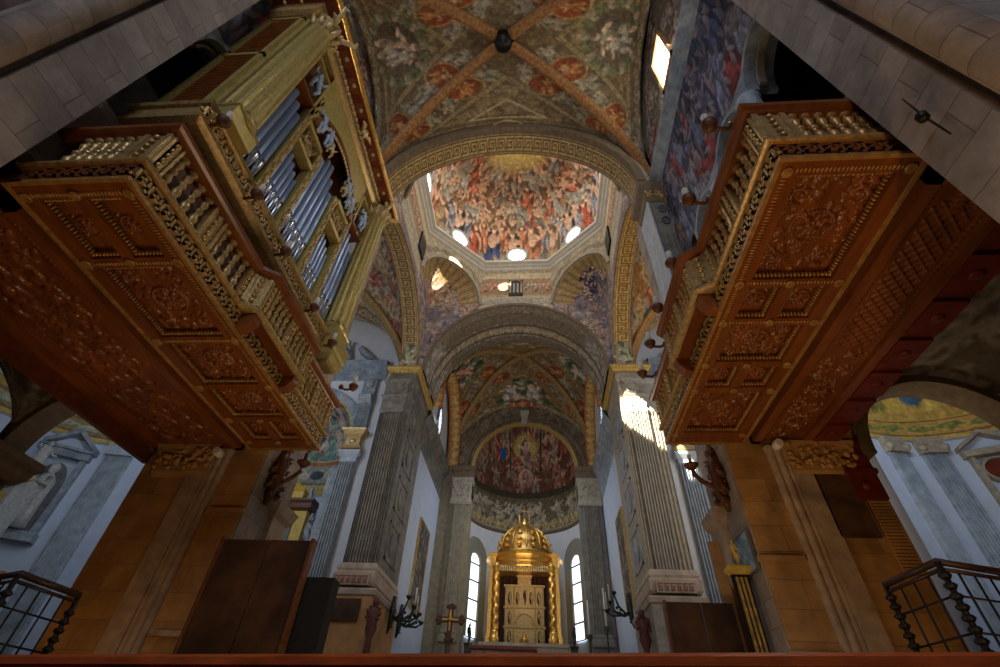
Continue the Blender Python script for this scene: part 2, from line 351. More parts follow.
# ================================================================ SHELL
def wallbox(name, a, b, m='dark'): return struct(MB().bb(a, b).build(name, m))
wallbox('floor', (-26, -12, -.3), (26, 46, 0), 'floor')
wallbox('shell_west', (-26, -12.3, 0), (26, -12, 36)); wallbox('shell_east', (-26, 45.7, 0), (26, 46, 36))  # added outer box round the whole model, keeps world light out
wallbox('shell_north', (-26.3, -12, 0), (-26, 46, 36)); wallbox('shell_south', (26, -12, 0), (26.3, 46, 36))
wallbox('ceiling', (-26, -12, 36), (26, 46, 36.3))  # lid of the added outer box
OR = (.42, .16, .05); BR = (.2, .12, .06); OL = (.22, .17, .075); GR = (.34, .3, .24); CRM = (.5, .42, .28)
def groin(name, cx, cy, hx, hy, zs, h, cv, nu=200, nv=200, dom=0., sat=1.):
    def P(u, v):
        a = (u - .5) * pi; b = (v - .5) * pi
        z = zs + h * np.maximum(np.cos(a), np.cos(b)) + dom * np.cos(a) * np.cos(b)
        return cx + hx * np.sin(a), cy + hy * np.sin(b), z
    return struct(surf(name, P, nu, nv, 'fresco', cv))
def ribs(name, cx, cy, hx, hy, zs, h, m, w=.3, d=.22, dom=0., key=True, cvm=None):
    out = []
    for s1 in (-1, 1):
        for s2 in (-1, 1):
            rings = []
            for k in range(25):
                a = pi / 2 * k / 24; sa = sin(a)
                x, y = s1 * hx * sa, s2 * hy * sa; z = zs + h * cos(a) + dom * cos(a) ** 2
                L = math.hypot(hx, hy); nx, ny = -s2 * hy / L, s1 * hx / L
                rings.append([(cx + x + nx * w, cy + y + ny * w, z + .05), (cx + x + nx * w * .9, cy + y + ny * w * .9, z - d * .55), (cx + x + nx * w * .45, cy + y + ny * w * .45, z - d), (cx + x - nx * w * .45, cy + y - ny * w * .45, z - d), (cx + x - nx * w * .9, cy + y - ny * w * .9, z - d * .55), (cx + x - nx * w, cy + y - ny * w, z + .05)])
            b = MB(); b.loft(rings, closed=True)
            out.append(struct(b.build(name, m)))
    return out
# ---- nave vault painting (plan, in angle space)
def paint_vault(N, bg, fl, med, S=1., side_med=True, border=(.38, .26, .1)):
    c = Cv(N, N, bg); H = N / 2
    yy, xx = np.mgrid[0:N, 0:N]; u = (xx - H) / H; v = (yy - H) / H
    for q in range(500): c.ell(random.uniform(0, N), random.uniform(0, N), random.uniform(3, 10) * S, random.uniform(2, 6) * S, random.uniform(0, 3), np.array(bg) * random.uniform(.5, 1.7), .5)
    def T(rx, ry, k):                                    # rotate a design point into web k (0 east,1 north,2 west,3 south)
        a = k * pi / 2; return H + H * (rx * cos(a) - ry * sin(a)), H + H * (rx * sin(a) + ry * cos(a))
    for k in range(4):
        east = k % 2 == 1
        # outer band with grisaille figures and scrolls
        for q in range(26):
            t = -.9 + 1.8 * q / 25; p = T(.86, t * .86, k); c.scroll(p[0], p[1], N * .024, (.31, .26, .17), 1 if q % 2 else -1, 1.5 * S, .8, q)
        for q in range(9):
            t = -.72 + 1.44 * q / 8; p = T(.93, t, k); c.fig(p[0], p[1], N * .075, (.3, .26, .18), up=k * pi / 2 + pi, flesh=(.38, .31, .22))
        # figures beside the ribs
        for sg in (-1, 1):
            for q in range(7):
                t = .22 + .6 * q / 6; p = T(t, sg * (t - .115), k)
                if q % 3 == 1: c.ell(p[0], p[1], N * .052, N * .036, k * pi / 2 + sg * pi / 4, (.24, .06, .02), .95); c.ring(p[0], p[1], N * .05, N * .042, 2 * S, (.36, .24, .1)); c.fig(p[0], p[1], N * .07, (.42, .18, .06), up=k * pi / 2 + pi, flesh=(.5, .27, .12))
                else: c.fig(p[0], p[1], N * .085, (.3, .26, .18), up=k * pi / 2 + random.uniform(2, 4), flesh=(.36, .3, .2)); c.scroll(p[0], p[1], N * .03, (.28, .23, .15), sg, 1.4 * S, .7)
        # inner triangle
        pts = [(.26, 0), (.74, .47), (.74, -.47)]
        for w, cc in ((8 * S, (.16, .1, .05)), (5 * S, (.33, .27, .14)), (2 * S, (.2, .13, .06))):
            for i in range(3): a_, b_ = T(*pts[i], k), T(*pts[(i + 1) % 3], k); c.line(*a_, *b_, w, cc)
        for q in range(60):
            x = random.uniform(.35, .72); y = random.uniform(-1, 1) * (x - .3) * .85; p = T(x, y, k); c.scroll(p[0], p[1], N * .015, np.array(bg) * 1.8, 1, 1.1 * S, .6, q)
        if east == side_med:
            for i in range(3):
                a_, b_ = T(.40 + .02 * i, 0, k), T(.66, .25 - .03 * i, k); 
            pts2 = [(.45, 0), (.66, .2), (.66, -.2)]
            for i in range(3): a_, b_ = T(*pts2[i], k), T(*pts2[(i + 1) % 3], k); c.line(*a_, *b_, 4 * S, (.42, .33, .17))
            p = T(.85, 0, k); c.ell(p[0], p[1], N * .04, N * .065, k * pi / 2, (.42, .09, .04)); c.ring(p[0], p[1], N * .042, N * .067, 3 * S, (.5, .4, .22)); c.fig(p[0], p[1], N * .07, (.6, .28, .1), up=k * pi / 2 + pi, flesh=(.7, .4, .2))
        else:
            p = T(.6, 0, k); c.ell(p[0], p[1], N * .095, N * .105, 0, (.12, .09, .06)); 
            for q in range(30): a = q * pi / 15; c.ell(p[0] + N * .1 * cos(a), p[1] + N * .11 * sin(a), N * .018, N * .013, a, (.14, .14, .07) if q % 3 else (.28, .24, .17))
            c.fig(p[0], p[1], N * .18, med[k % len(med)], up=k * pi / 2 + pi, flesh=fl); c.fig(p[0] + 6 * S, p[1] + 12 * S, N * .12, (.4, .36, .3), up=k * pi / 2 + pi, flesh=fl)
    return c.grain(.18, 3)
cvn = paint_vault(420, (.15, .105, .055), (.55, .4, .28), [(.3, .26, .2), (.5, .12, .06), (.4, .3, .2), (.55, .13, .05)], 1.)
groin('ceiling', 0, 5.35, 5.15, 3.2, 16.4, 4.75, cvn, 300, 240, .45)
ribs('trim_1', 0, 5.35, 5.1, 3.17, 16.4, 4.7, 'rib', .2, .16, .45)
struct(MB().lathe((0, 5.35, 21.35), [(.02, -.45), (.1, -.42), (.14, -.3), (.3, -.25), (.34, -.12), (.26, -.02), (.4, .1)], 14).build('trim_2', 'iron'))
# ---- arches with painted key pattern on the underside
def arch_soffit(name, axis, c, r, hz, zs, y0, y1, cv, n=120, side=None, th0=0., th1=pi):
    def P(u, v):
        a = th0 + (th1 - th0) * u; t = y0 + (y1 - y0) * v
        q = c + r * np.cos(a); z = zs + hz * np.sin(a)
        return (q, t, z) if axis == 'x' else (t, q, z)
    return struct(surf(name, P, n, max(12, int(n / 8)), 'fresco', cv))
def arch_face(name, axis, c, r0, r1, h0, h1, zs, t0, t1, m, n=48):
    b = MB(); rings = []
    for k in range(n + 1):
        a = pi * k / n; ring = []
        for r, h, t in ((r0, h0, t0), (r1, h1, t0), (r1, h1, t1), (r0, h0, t1)):
            q = c + r * cos(a); z = zs + h * sin(a); ring.append((q, t, z) if axis == 'x' else (t, q, z))
        rings.append(ring)
    b.loft(rings); return struct(b.build(name, m))
def keycv(L, W, fg, bg, edge=(.3, .2, .1), fig=0):
    c = Cv(L, W, edge); c.fret(fig * 1.0, W * .2, L - fig, W * .82, fg, bg)
    for y, cc in ((.06, (.12, .08, .05)), (.13, (.42, .33, .2)), (.17, (.12, .08, .05)), (.86, (.12, .08, .05)), (.9, (.42, .33, .2)), (.95, (.12, .08, .05))): c.rect(0, W * y, L, W * y + max(1, W * .035), cc)
    if fig:
        for x in (fig / 2, L - fig / 2):
            c.rect(x - fig / 2, W * .18, x + fig / 2, W * .84, (.36, .3, .2)); c.fig(x, W * .5, fig * .85, (.34, .36, .2), up=0 if x > L / 2 else pi, flesh=(.5, .42, .3)) 
    return c.grain(.12, 2)
kc = keycv(900, 40, (.5, .36, .15), (.17, .11, .055))
arch_soffit('trim_3', 'x', 0, 4.65, 4.65, 16.35, 8.55, 9.55, kc, 700)
arch_face('trim_4', 'x', 0, 4.62, 4.88, 4.62, 4.88, 16.35, 8.35, 8.6, 'brownstone')
arch_face('trim_4', 'x', 0, 4.85, 5.05, 4.85, 5.05, 16.35, 8.42, 8.5, 'cmarble_d')
for s in (-1, 1):
    kc2 = keycv(760, 48, (.58, .36, .11) if s > 0 else (.42, .3, .13), (.24, .13, .04) if s > 0 else (.15, .1, .05), (.4, .24, .1), fig=95)
    arch_soffit('trim_5', 'y', 14.15, 4.55, 3.65, 16.4, s * 5.1, s * 6.1, kc2, 600)
kc3 = Cv(800, 120, (.24, .2, .15))
for q in range(60): kc3.fig(random.uniform(0, 800), random.uniform(20, 110), 42, (.3, .27, .22), up=random.uniform(-3, 3), flesh=(.4, .33, .27), al=.6)
for q in range(50): kc3.cloud(random.choice([random.uniform(0, 150), random.uniform(650, 800)]), random.uniform(10, 110), 26, (.36, .33, .3), 6)
kc3.rect(0, 56, 800, 62, (.12, .09, .06)); kc3.rinceau(60, 72, 740, 72, 10, (.42, .33, .2), 2); kc3.rect(0, 84, 800, 88, (.1, .08, .05)); kc3.rect(150, 20, 650, 52, (.17, .13, .085), .75); kc3.rect(150, 92, 650, 116, (.13, .1, .06), .75)
kc3.grain(.15, 3)
arch_soffit('trim_6', 'x', 0, 4.72, 4.72, 16.35, 18.78, 22.1, kc3, 420)
arch_face('trim_7', 'x', 0, 4.7, 4.86, 4.7, 4.86, 16.35, 18.68, 18.8, 'brownstone')
# ---- crossing: walls, squinches, octagon, dome
ZO = 24.6; AP = 5.1; CY = 13.7; HS = AP * math.tan(pi / 8)
ce = Cv(500, 420, (.25, .2, .22))                          # east crossing wall x -5.1..5.1, z 16.2..24.8
def cz(z): return (z - 16.2) / 8.6 * 420
for q in range(160): ce.cloud(random.choice([random.uniform(0, 150), random.uniform(350, 500)]), random.uniform(0, 300), 30, random.choice([(.36, .31, .33), (.28, .25, .28), (.42, .35, .3), (.18, .16, .2)]), 6)
for q in range(22): ce.fig(random.choice([random.uniform(20, 130), random.uniform(370, 480)]), random.uniform(60, 250), 55, random.choice([(.3, .25, .3), (.45, .3, .25), (.5, .42, .3)]), up=random.uniform(1, 2.2), flesh=(.5, .36, .28), al=.8)
ce.rect(145, cz(20.5), 355, 420, (.5, .44, .3)); ce.rect(145, cz(21.9), 355, cz(23.6), (.36, .24, .13)); ce.rect(145, cz(21.95), 355, cz(22.0), (.55, .45, .3)); ce.rect(145, cz(23.5), 355, cz(23.6), (.55, .45, .3))
for q in range(16): ce.fig(152 + 13 * q, cz(22.75), 42, random.choice([(.6, .25, .15), (.5, .3, .2), (.4, .33, .25)]), up=random.uniform(.6, 2.5), flesh=(.6, .38, .26))
ce.rinceau(150, cz(24.1), 350, cz(24.1), 7, (.35, .25, .12), 1.5)
for q in range(30): ce.line(random.uniform(100, 400), cz(21.2), random.uniform(160, 340), cz(21.7), 3, (.36, .33, .3), .5)
ce.grain(.12, 3)
def cross_wall(name, axis, pos, c0, half, r, h, zs, cv, lo, hi, zt, n=160, T=None):
    def P(u, v):
        q = lo + (hi - lo) * u; t = np.clip((q - c0) / r, -1, 1); zl = zs + h * np.sqrt(1 - t * t); z = zl + (zt - zl) * v
        return (q, pos + 0 * q, z) if axis == 'x' else (pos + 0 * q, q, z)
    def cu(u, v):
        q = lo + (hi - lo) * u; t = np.clip((q - c0) / r, -1, 1); zl = zs + h * np.sqrt(1 - t * t); z = zl + (zt - zl) * v
        m0 = -5.1 if axis == 'x' else CY - 5.1
        return (q - m0) / 10.2, (z - 16.2) / 8.6
    return struct(surf(name, P, n, 90, 'fresco', cv, cu))
ZS = 21.2
for pos, nm in ((18.8, 'wall_1'), (9.55, 'wall_2')):
    cross_wall(nm, 'x', pos, 0, 5.1, 4.75, 4.75, 16.35, ce, -HS, HS, ZO)
    cross_wall(nm, 'x', pos, 0, 5.1, 4.75, 4.75, 16.35, ce, -5.15, -HS, ZS); cross_wall(nm, 'x', pos, 0, 5.1, 4.75, 4.75, 16.35, ce, HS, 5.15, ZS)
for s in (-1, 1):
    cross_wall('wall_3', 'y', s * 5.1, 14.15, 5.1, 4.55, 3.65, 16.4, ce, CY - HS, CY + HS, ZO)
    cross_wall('wall_3', 'y', s * 5.1, 14.15, 5.1, 4.55, 3.65, 16.4, ce, CY + HS, 18.85, ZS); cross_wall('wall_3', 'y', s * 5.1, 14.15, 5.1, 4.55, 3.65, 16.4, ce, 9.5, CY - HS, ZS)
for sx in (-1, 1):
    for sy in (-1, 1):
        A = np.array([sx * HS, CY + sy * AP]); B = np.array([sx * AP, CY + sy * HS]); Cn = np.array([sx * AP, CY + sy * AP])
        mid = (A + B) / 2; hd = (B - A) / 2; R = np.linalg.norm(hd)
        cs = Cv(300, 200, (.42, .3, .14))
        for q in range(26): cs.line(300 * q / 25, 0, 300 * q / 25, 200, 4, (.22, .15, .08) if q % 2 else (.5, .38, .2), .8)
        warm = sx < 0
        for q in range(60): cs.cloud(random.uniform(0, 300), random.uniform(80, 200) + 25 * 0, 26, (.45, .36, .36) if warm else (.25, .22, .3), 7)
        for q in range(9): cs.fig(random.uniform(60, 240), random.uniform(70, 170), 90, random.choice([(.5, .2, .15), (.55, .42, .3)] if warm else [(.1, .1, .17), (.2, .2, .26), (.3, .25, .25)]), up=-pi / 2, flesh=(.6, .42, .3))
        cs.rect(0, 0, 300, 10, (.5, .42, .25)); cs.grain(.12, 3)
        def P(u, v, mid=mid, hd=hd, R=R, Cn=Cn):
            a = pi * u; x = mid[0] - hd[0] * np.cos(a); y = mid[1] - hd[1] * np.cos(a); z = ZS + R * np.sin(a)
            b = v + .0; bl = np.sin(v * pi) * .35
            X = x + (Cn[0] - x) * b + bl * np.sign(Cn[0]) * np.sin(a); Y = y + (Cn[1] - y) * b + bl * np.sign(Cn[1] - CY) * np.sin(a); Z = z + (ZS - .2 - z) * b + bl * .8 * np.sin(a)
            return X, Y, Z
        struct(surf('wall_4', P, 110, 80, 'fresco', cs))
        def P2(u, v, mid=mid, hd=hd, R=R):
            a = pi * u; x = mid[0] - hd[0] * np.cos(a); y = mid[1] - hd[1] * np.cos(a); zl = ZS + R * np.sin(a); return x, y, zl + (ZO - zl) * v
        cw = Cv(100, 60, (.42, .36, .26)); cw.rinceau(0, 20, 100, 20, 9, (.25, .2, .13), 2); cw.grain(.15)
        struct(surf('wall_5', P2, 60, 20, 'fresco', cw))
        b = MB(); rings = []
        for k in range(33):
            a = pi * k / 32; dn = np.array([-sx, -sy]) * .08
            rings.append([(mid[0] - hd[0] * cos(a) * f + dn[0] * g, mid[1] - hd[1] * cos(a) * f + dn[1] * g, ZS + R * f * sin(a)) for f, g in ((.93, 0), (.93, 1), (1.03, 1), (1.03, 0))])
        b.loft(rings); struct(b.build('trim_8', 'cmarble_d'))
octp = lambda R: [(R / cos(pi / 8) * cos(pi / 8 + k * pi / 4), CY + R / cos(pi / 8) * sin(pi / 8 + k * pi / 4)) for k in range(8)]
b = MB(); b.loft([[(x, y, z) for x, y in octp(AP - o)] for o, z in [(0, ZO - .35), (.08, ZO - .3), (.1, ZO - .12), (.2, ZO - .08), (.26, ZO), (.42, ZO + .06), (.44, ZO + .2), (.1, ZO + .3), (0, ZO + .3)]], caps=False)
struct(b.build('trim_9', 'white_stone'))
cd = Cv(520, 520, (.3, .24, .17)); H = 260                 # dome, plan polar: rim at radius 250
for q in range(500): a = random.uniform(0, 2 * pi); r = random.uniform(120, 250); cd.cloud(H + r * cos(a), H + r * sin(a), 26, random.choice([(.4, .36, .28), (.3, .28, .24), (.5, .42, .3), (.22, .21, .2)]), 5)
for q in range(190):
    a = random.uniform(0, 2 * pi); r = random.uniform(50, 170); cd.fig(H + r * cos(a), H + r * sin(a), random.uniform(42, 62), random.choice([(.42, .22, .11), (.48, .3, .17), (.3, .17, .1), (.32, .26, .18), (.42, .13, .07), (.33, .3, .24)]), up=a + pi + random.uniform(-.9, .9), flesh=(.55, .33, .2))
    if q % 3 == 0: cd.cloud(H + r * cos(a), H + r * sin(a), 22, (.38, .32, .23), 4)
for q in range(24):
    a = q * pi / 12 + .06; rb = [(.07, .15, .06), (.06, .09, .18), (.42, .1, .05), (.05, .08, .06), (.4, .28, .15), (.48, .2, .1)][q % 6]
    r = 205 if q % 2 else 214; cd.cloud(H + (r + 20) * cos(a), H + (r + 20) * sin(a), 22, (.4, .35, .28), 5); cd.fig(H + r * cos(a), H + r * sin(a), 88, rb, up=a + pi, flesh=(.6, .38, .24))
    cd.fig(H + 190 * cos(a + .13), H + 190 * sin(a + .13), 60, random.choice([(.5, .2, .1), (.3, .3, .33)]), up=a + pi, flesh=(.62, .38, .24))
for k in range(40): cd.ell(H, H, 70 - k * 1.6, 70 - k * 1.6, 0, (.55 + k * .008, .4 + k * .009, .12 + k * .003), .12, 0)
cd.ring(H, H, 256, 256, 9, (.5, .45, .35)); cd.grain(.12, 3)
ZD = ZO + .3
def Pd(u, v):
    th = u * 2 * pi; m = ((th + pi / 8) % (pi / 4)) - pi / 8; ro = AP / np.cos(m)
    t = np.clip((v - .16) / .84, 0, 1); f = np.cos(t * pi / 2) ** .85; k = np.clip(t * 1.6, 0, 1)
    r = (ro * (1 - k) + AP * 1.02 * k) * f; z = ZD + np.minimum(v / .16, 1) * 1.5 + 6.6 * np.sin(t * pi / 2)
    return r * np.cos(th), CY + r * np.sin(th), z
def cud(u, v): th = u * 2 * pi; r = (1 - v) * .49; return .5 + r * np.cos(th), .5 + r * np.sin(th)
o = struct(surf('ceiling', Pd, 520, 200, 'fresco', cd, cud), 'frescoed octagonal dome with clouds and figures, above the crossing')
nw = 0
for k in range(8):
    a = k * pi / 4; c = (cos(a) * (AP - .06), CY + sin(a) * (AP - .06), ZD + (1.35 if k in (0, 4) else .78)); nw += 1; t = np.array([-sin(a), cos(a), 0]); n_ = np.array([cos(a), sin(a), 0])
    def disc(r, off, th): return [tuple(np.array(c) + n_ * off + t * r * cos(2 * pi * q / 28) * .95 + np.array([0, 0, 1]) * r * sin(2 * pi * q / 28)) for q in range(28)]
    w = struct(MB().loft([disc(.6, -.02, 0), disc(.6, .04, 0)]).build('window_%d' % nw, 'oculus'))
    b = MB(); b.loft([disc(.58, -.02, 0), disc(.62, -.1, 0), disc(.76, -.1, 0), disc(.84, .02, 0)], caps=False); b.build('window_frame', 'cmarble', w)
    b = MB()
    for f in (-.2, .2):
        p = np.array(c) + t * f - n_ * .04; b.tube([p + np.array([0, 0, -.55]), p + np.array([0, 0, .55])], .012, 5)
        p = np.array(c) - n_ * .04 + np.array([0, 0, f]); b.tube([p - t * .55, p + t * .55], .012, 5)
    b.build('glazing_bar', 'iron', w)
# small grated openings above the side arches and a small window over the far arch
for s in (-1, 1):
    w = MB(); p = (s * 5.02, 15.2, 22.3); 
    w.bb((s * 5.09, 14.7, 21.6), (s * 5.0, 15.7, 22.9)); struct(w.build('window_10', 'iron'))
struct(MB().bb((-.45, 18.72, 21.95), (.4, 18.79, 23.3)).build('window_9', 'iron'))
b = MB()
for q in range(4): b.bb((-.4 + q * .22, 18.66, 22.1), (-.3 + q * .22, 18.72, 22.9))
for q in range(9): a = pi * q / 8; b.ell((-.03 + .35 * cos(a), 18.69, 22.9 + .33 * sin(a)), .06, 6, 4)
struct(b.build('trim_10', 'cmarble_d'))
# ================================================================ PRESBYTERY
PX = .12
cp = paint_vault(300, (.2, .13, .06), (.6, .46, .33), [(.1, .15, .05), (.45, .4, .33), (.12, .16, .06), (.4, .36, .3)], .8)
H = 150
for k in range(4):
    a = k * pi / 2
    for q in range(90):
        t = random.uniform(.38, .8); y = random.uniform(-1, 1) * (t - .3) * .75; x_, y_ = H + H * (t * cos(a) - y * sin(a)), H + H * (t * sin(a) + y * cos(a))
        cp.ell(x_, y_, 5, 4, 0, random.choice([(.05, .09, .03), (.07, .12, .05), (.5, .45, .35), (.03, .05, .03)]), .8)
    for y in (-.1, .12): cp.fig(H + H * (.6 * cos(a) - y * sin(a)), H + H * (.6 * sin(a) + y * cos(a)), 42, random.choice([(.5, .45, .4), (.55, .25, .2)]), up=a + pi, flesh=(.62, .47, .35))
groin('ceiling', PX, 25.75, 5.1, 3.75, 16.3, 4.55, cp, 240, 200, 2.3)
ribs('trim_11', PX, 25.75, 5.1, 3.7, 16.3, 4.5, 'ribgold', .22, .2, 2.3)
cg = Cv(300, 16, (.38, .2, .06)); cg.rinceau(0, 8, 300, 8, 6, (.55, .38, .14), 1.5); cg.rect(0, 0, 300, 2, (.45, .1, .05)); cg.rect(0, 14, 300, 16, (.45, .1, .05))
for s in (-1, 1): arch_soffit('trim_12', 'y', 25.75, 3.6, 4.5, 16.3, PX + s * 5.2, PX + s * 4.4, cg, 120)
for s, nm in ((-1, 'wall_6'), (1, 'wall_7')):
    x = s * 5.25 + PX * 0
    struct(MB().bb((x, 22.1, 3), (x + s * .4, 29.5, 14)).build(nm, 'plaster_b'))
    struct(MB().bb((x + s * .02, 22.1, 14), (x + s * .4, 29.5, 21.5)).build(nm, 'plaster'))
    b = MB(); prof = [(.0, 13.9), (-.06, 14.0), (-.06, 14.25), (-.12, 14.3), (-.1, 15.3), (-.2, 15.4), (-.28, 15.6), (-.42, 15.75), (-.45, 15.95), (0, 16.15)]
    b.loft([[(x + s * o_, y, z) for o_, z in prof] for y in (22.0, 29.45)], closed=False); struct(b.build('trim_13', 'bmarble' if s > 0 else 'marble'))
    for q in range(26):
        pass
    nw = 11 if s < 0 else 12; yw = 26.0 if s < 0 else 25.0
    w = MB(); rg = lambda r, o_: [(x + s * o_, yw + r * .62 * cos(2 * pi * q / 28), 17.75 + r * 1.0 * sin(2 * pi * q / 28)) for q in range(28)]
    w.loft([rg(.95, -.03), rg(.95, .03)]); w = struct(w.build('window_%d' % nw, 'glass'))
    MB().loft([rg(.92, -.04), rg(.98, -.12), rg(1.1, -.1), rg(1.16, .02)], caps=False).build('window_frame', 'dmarble', w)
    b = MB()
    for f in (-.3, 0, .3): b.tube([(x - s * .05, yw + f, 16.9), (x - s * .05, yw + f, 18.6)], .012, 4)
    for f in (-.6, -.3, 0, .3, .6): b.tube([(x - s * .05, yw - .48, 17.75 + f), (x - s * .05, yw + .48, 17.75 + f)], .012, 4)
    b.build('glazing_bar', 'iron', w)
# apse arch wall
AX = .28; AR = 3.42
def Pa(u, v):
    q = -5.3 + 10.8 * u; t = np.clip((q - AX) / AR, -1, 1); zl = np.where(np.abs(q - AX) < AR, 16.1 + AR * np.sqrt(1 - t * t), 16.1); zt = 24.5
    return q, 29.45 + 0 * q, zl + (zt - zl) * v
ca = Cv(200, 160, (.17, .125, .08)); ca.grain(.25)
for q in range(40): ca.fig(random.uniform(0, 200), random.uniform(0, 80), 30, (.25, .2, .14), flesh=(.33, .26, .18), al=.7)
struct(surf('wall_8', Pa, 160, 40, 'fresco', ca))
arch_face('trim_14', 'x', AX, AR - .02, AR + .22, AR - .02, AR + .22, 16.1, 29.3, 29.5, 'gold_d')
arch_face('trim_15', 'x', AX, AR + .5, AR + .72, AR + .5, AR + .72, 16.1, 29.25, 29.5, 'brownstone')
b = MB(); b.loft([[(AX - w, 29.2 - d, z), (AX + w, 29.2 - d, z), (AX + w, 29.45, z), (AX - w, 29.45, z)] for w, d, z in ((.18, 0, 19.5), (.25, .15, 20.1), (.34, .3, 20.5), (.3, .2, 20.6))]); struct(b.build('trim_16', 'cmarble_d'))
AC = 29.9; RR = 3.75
cq = Cv(360, 260, (.14, .06, .04))
for q in range(260): cq.ell(random.uniform(0, 360), random.uniform(90, 260), 12, 8, random.uniform(0, 3), random.choice([(.22, .07, .04), (.1, .06, .05), (.26, .18, .12)]), .6)
for k in range(30): cq.ell(180, 205, 42 - k, 34 - k, 0, (.5, .38, .1), .15, 0)
for q in range(52): x = random.uniform(8, 352); y = random.uniform(105, 240); cq.fig(x, y, 58, random.choice([(.36, .09, .06), (.4, .18, .12), (.5, .25, .18), (.3, .25, .2)]), flesh=(.5, .33, .25), al=.9)
for k in range(30): cq.ell(180, 215, 48 - k, 34 - k, 0, (.55, .42, .12), .1, 0)
cq.fig(180, 200, 80, (.45, .3, .25), flesh=(.6, .45, .33)); cq.ell(100, 190, 10, 18, 0, (.02, .12, .4)); cq.ell(180, 128, 26, 30, 0, (.55, .36, .28)); cq.fig(180, 128, 50, (.5, .28, .2)); 
for x in (125, 235): cq.line(x, 150, x, 240, 5, (.05, .03, .02))
cq.rect(0, 66, 360, 84, (.06, .05, .03)); cq.rect(0, 0, 360, 66, (.14, .11, .06)); 
for q in range(22): cq.fig(random.uniform(0, 360), 36, 52, (.3, .25, .17), up=random.uniform(.3, 2.8), flesh=(.42, .35, .25))
cq.rinceau(0, 12, 360, 12, 9, (.4, .3, .14), 2); cq.rect(0, 0, 360, 5, (.35, .28, .18)); cq.grain(.15, 3)
def Pc(u, v):
    a = pi * u; t = np.clip((v - .28) / .72, 0, 1) * pi / 2; r = RR * np.cos(t); z = np.where(v < .28, 13.4 + v / .28 * 2.7, 16.1 + RR * np.sin(t))
    return AX - r * np.cos(a), AC + r * np.sin(a), z
def cuc(u, v):
    t = np.clip((v - .28) / .72, 0, 1) * pi / 2; up_ = v >= .28
    return np.where(up_, .5 - .5 * np.cos(t) * np.cos(pi * u), u), np.where(up_, .3 + .7 * np.sin(t) ** 1.15 * .97, v)
struct(surf('ceiling', Pc, 260, 180, 'fresco', cq, cuc), 'apse half dome painted with red and brown figures')
b = MB(); b.loft([[(AX - (RR - o_) * cos(pi * k / 40), AC + (RR - o_) * sin(pi * k / 40), z) for k in range(41)] for o_, z in ((0, 13.2), (.12, 13.25), (.16, 13.35), (.02, 13.45))], closed=False, caps=False); struct(b.build('trim_17', 'brownstone'))
struct(surf('wall_9', lambda u, v: (AX - RR * np.cos(pi * u), AC + RR * np.sin(pi * u), 3 + 10.4 * v), 60, 4, 'plaster'))
for s, a0 in ((-1, radians(28.5)), (1, radians(151.5))):
    def cyl(a, z, o_): return (AX - (RR - o_) * cos(a), AC + (RR - o_) * sin(a), z)
    def outl(hw, zt, o_, n=14): return [cyl(a0 - hw, 6.7, o_)] + [cyl(a0 - hw * cos(pi * k / n), zt + hw * RR * 1.2 * sin(pi * k / n), o_) for k in range(n + 1)] + [cyl(a0 + hw, 6.7, o_)]
    nw = 13 if s < 0 else 14
    w = struct(MB().loft([outl(.135, 10.75, .03), outl(.135, 10.75, .06)]).build('window_%d' % nw, 'glass'))
    MB().loft([outl(.135, 10.75, .05), outl(.15, 10.8, .14), outl(.3, 11.0, .14), outl(.31, 11.0, .0)], caps=False).build('window_frame', 'sillstone', w)
    b = MB()
    for z in (7.6, 8.65, 9.7, 10.7): b.tube([cyl(a0 - .135, z, .1), cyl(a0 + .135, z, .1)], .05, 5)
    b.build('glazing_bar', 'dmarble', w)
for a_, c_ in ((-5.3, -4.4), (5.1, 5.4)): struct(MB().bb((a_, 29.35, 4), (c_, 29.6, 16.2)).build('wall_8', 'sandmarble'))
# back sides: presbytery floor
wallbox('floor', (-5.2, 19.2, 3.6), (5.2, 36, 4.0), 'floor')
wallbox('wall_10', (-5.2, 19.0, 0), (5.2, 19.2, 4.0), 'marble')
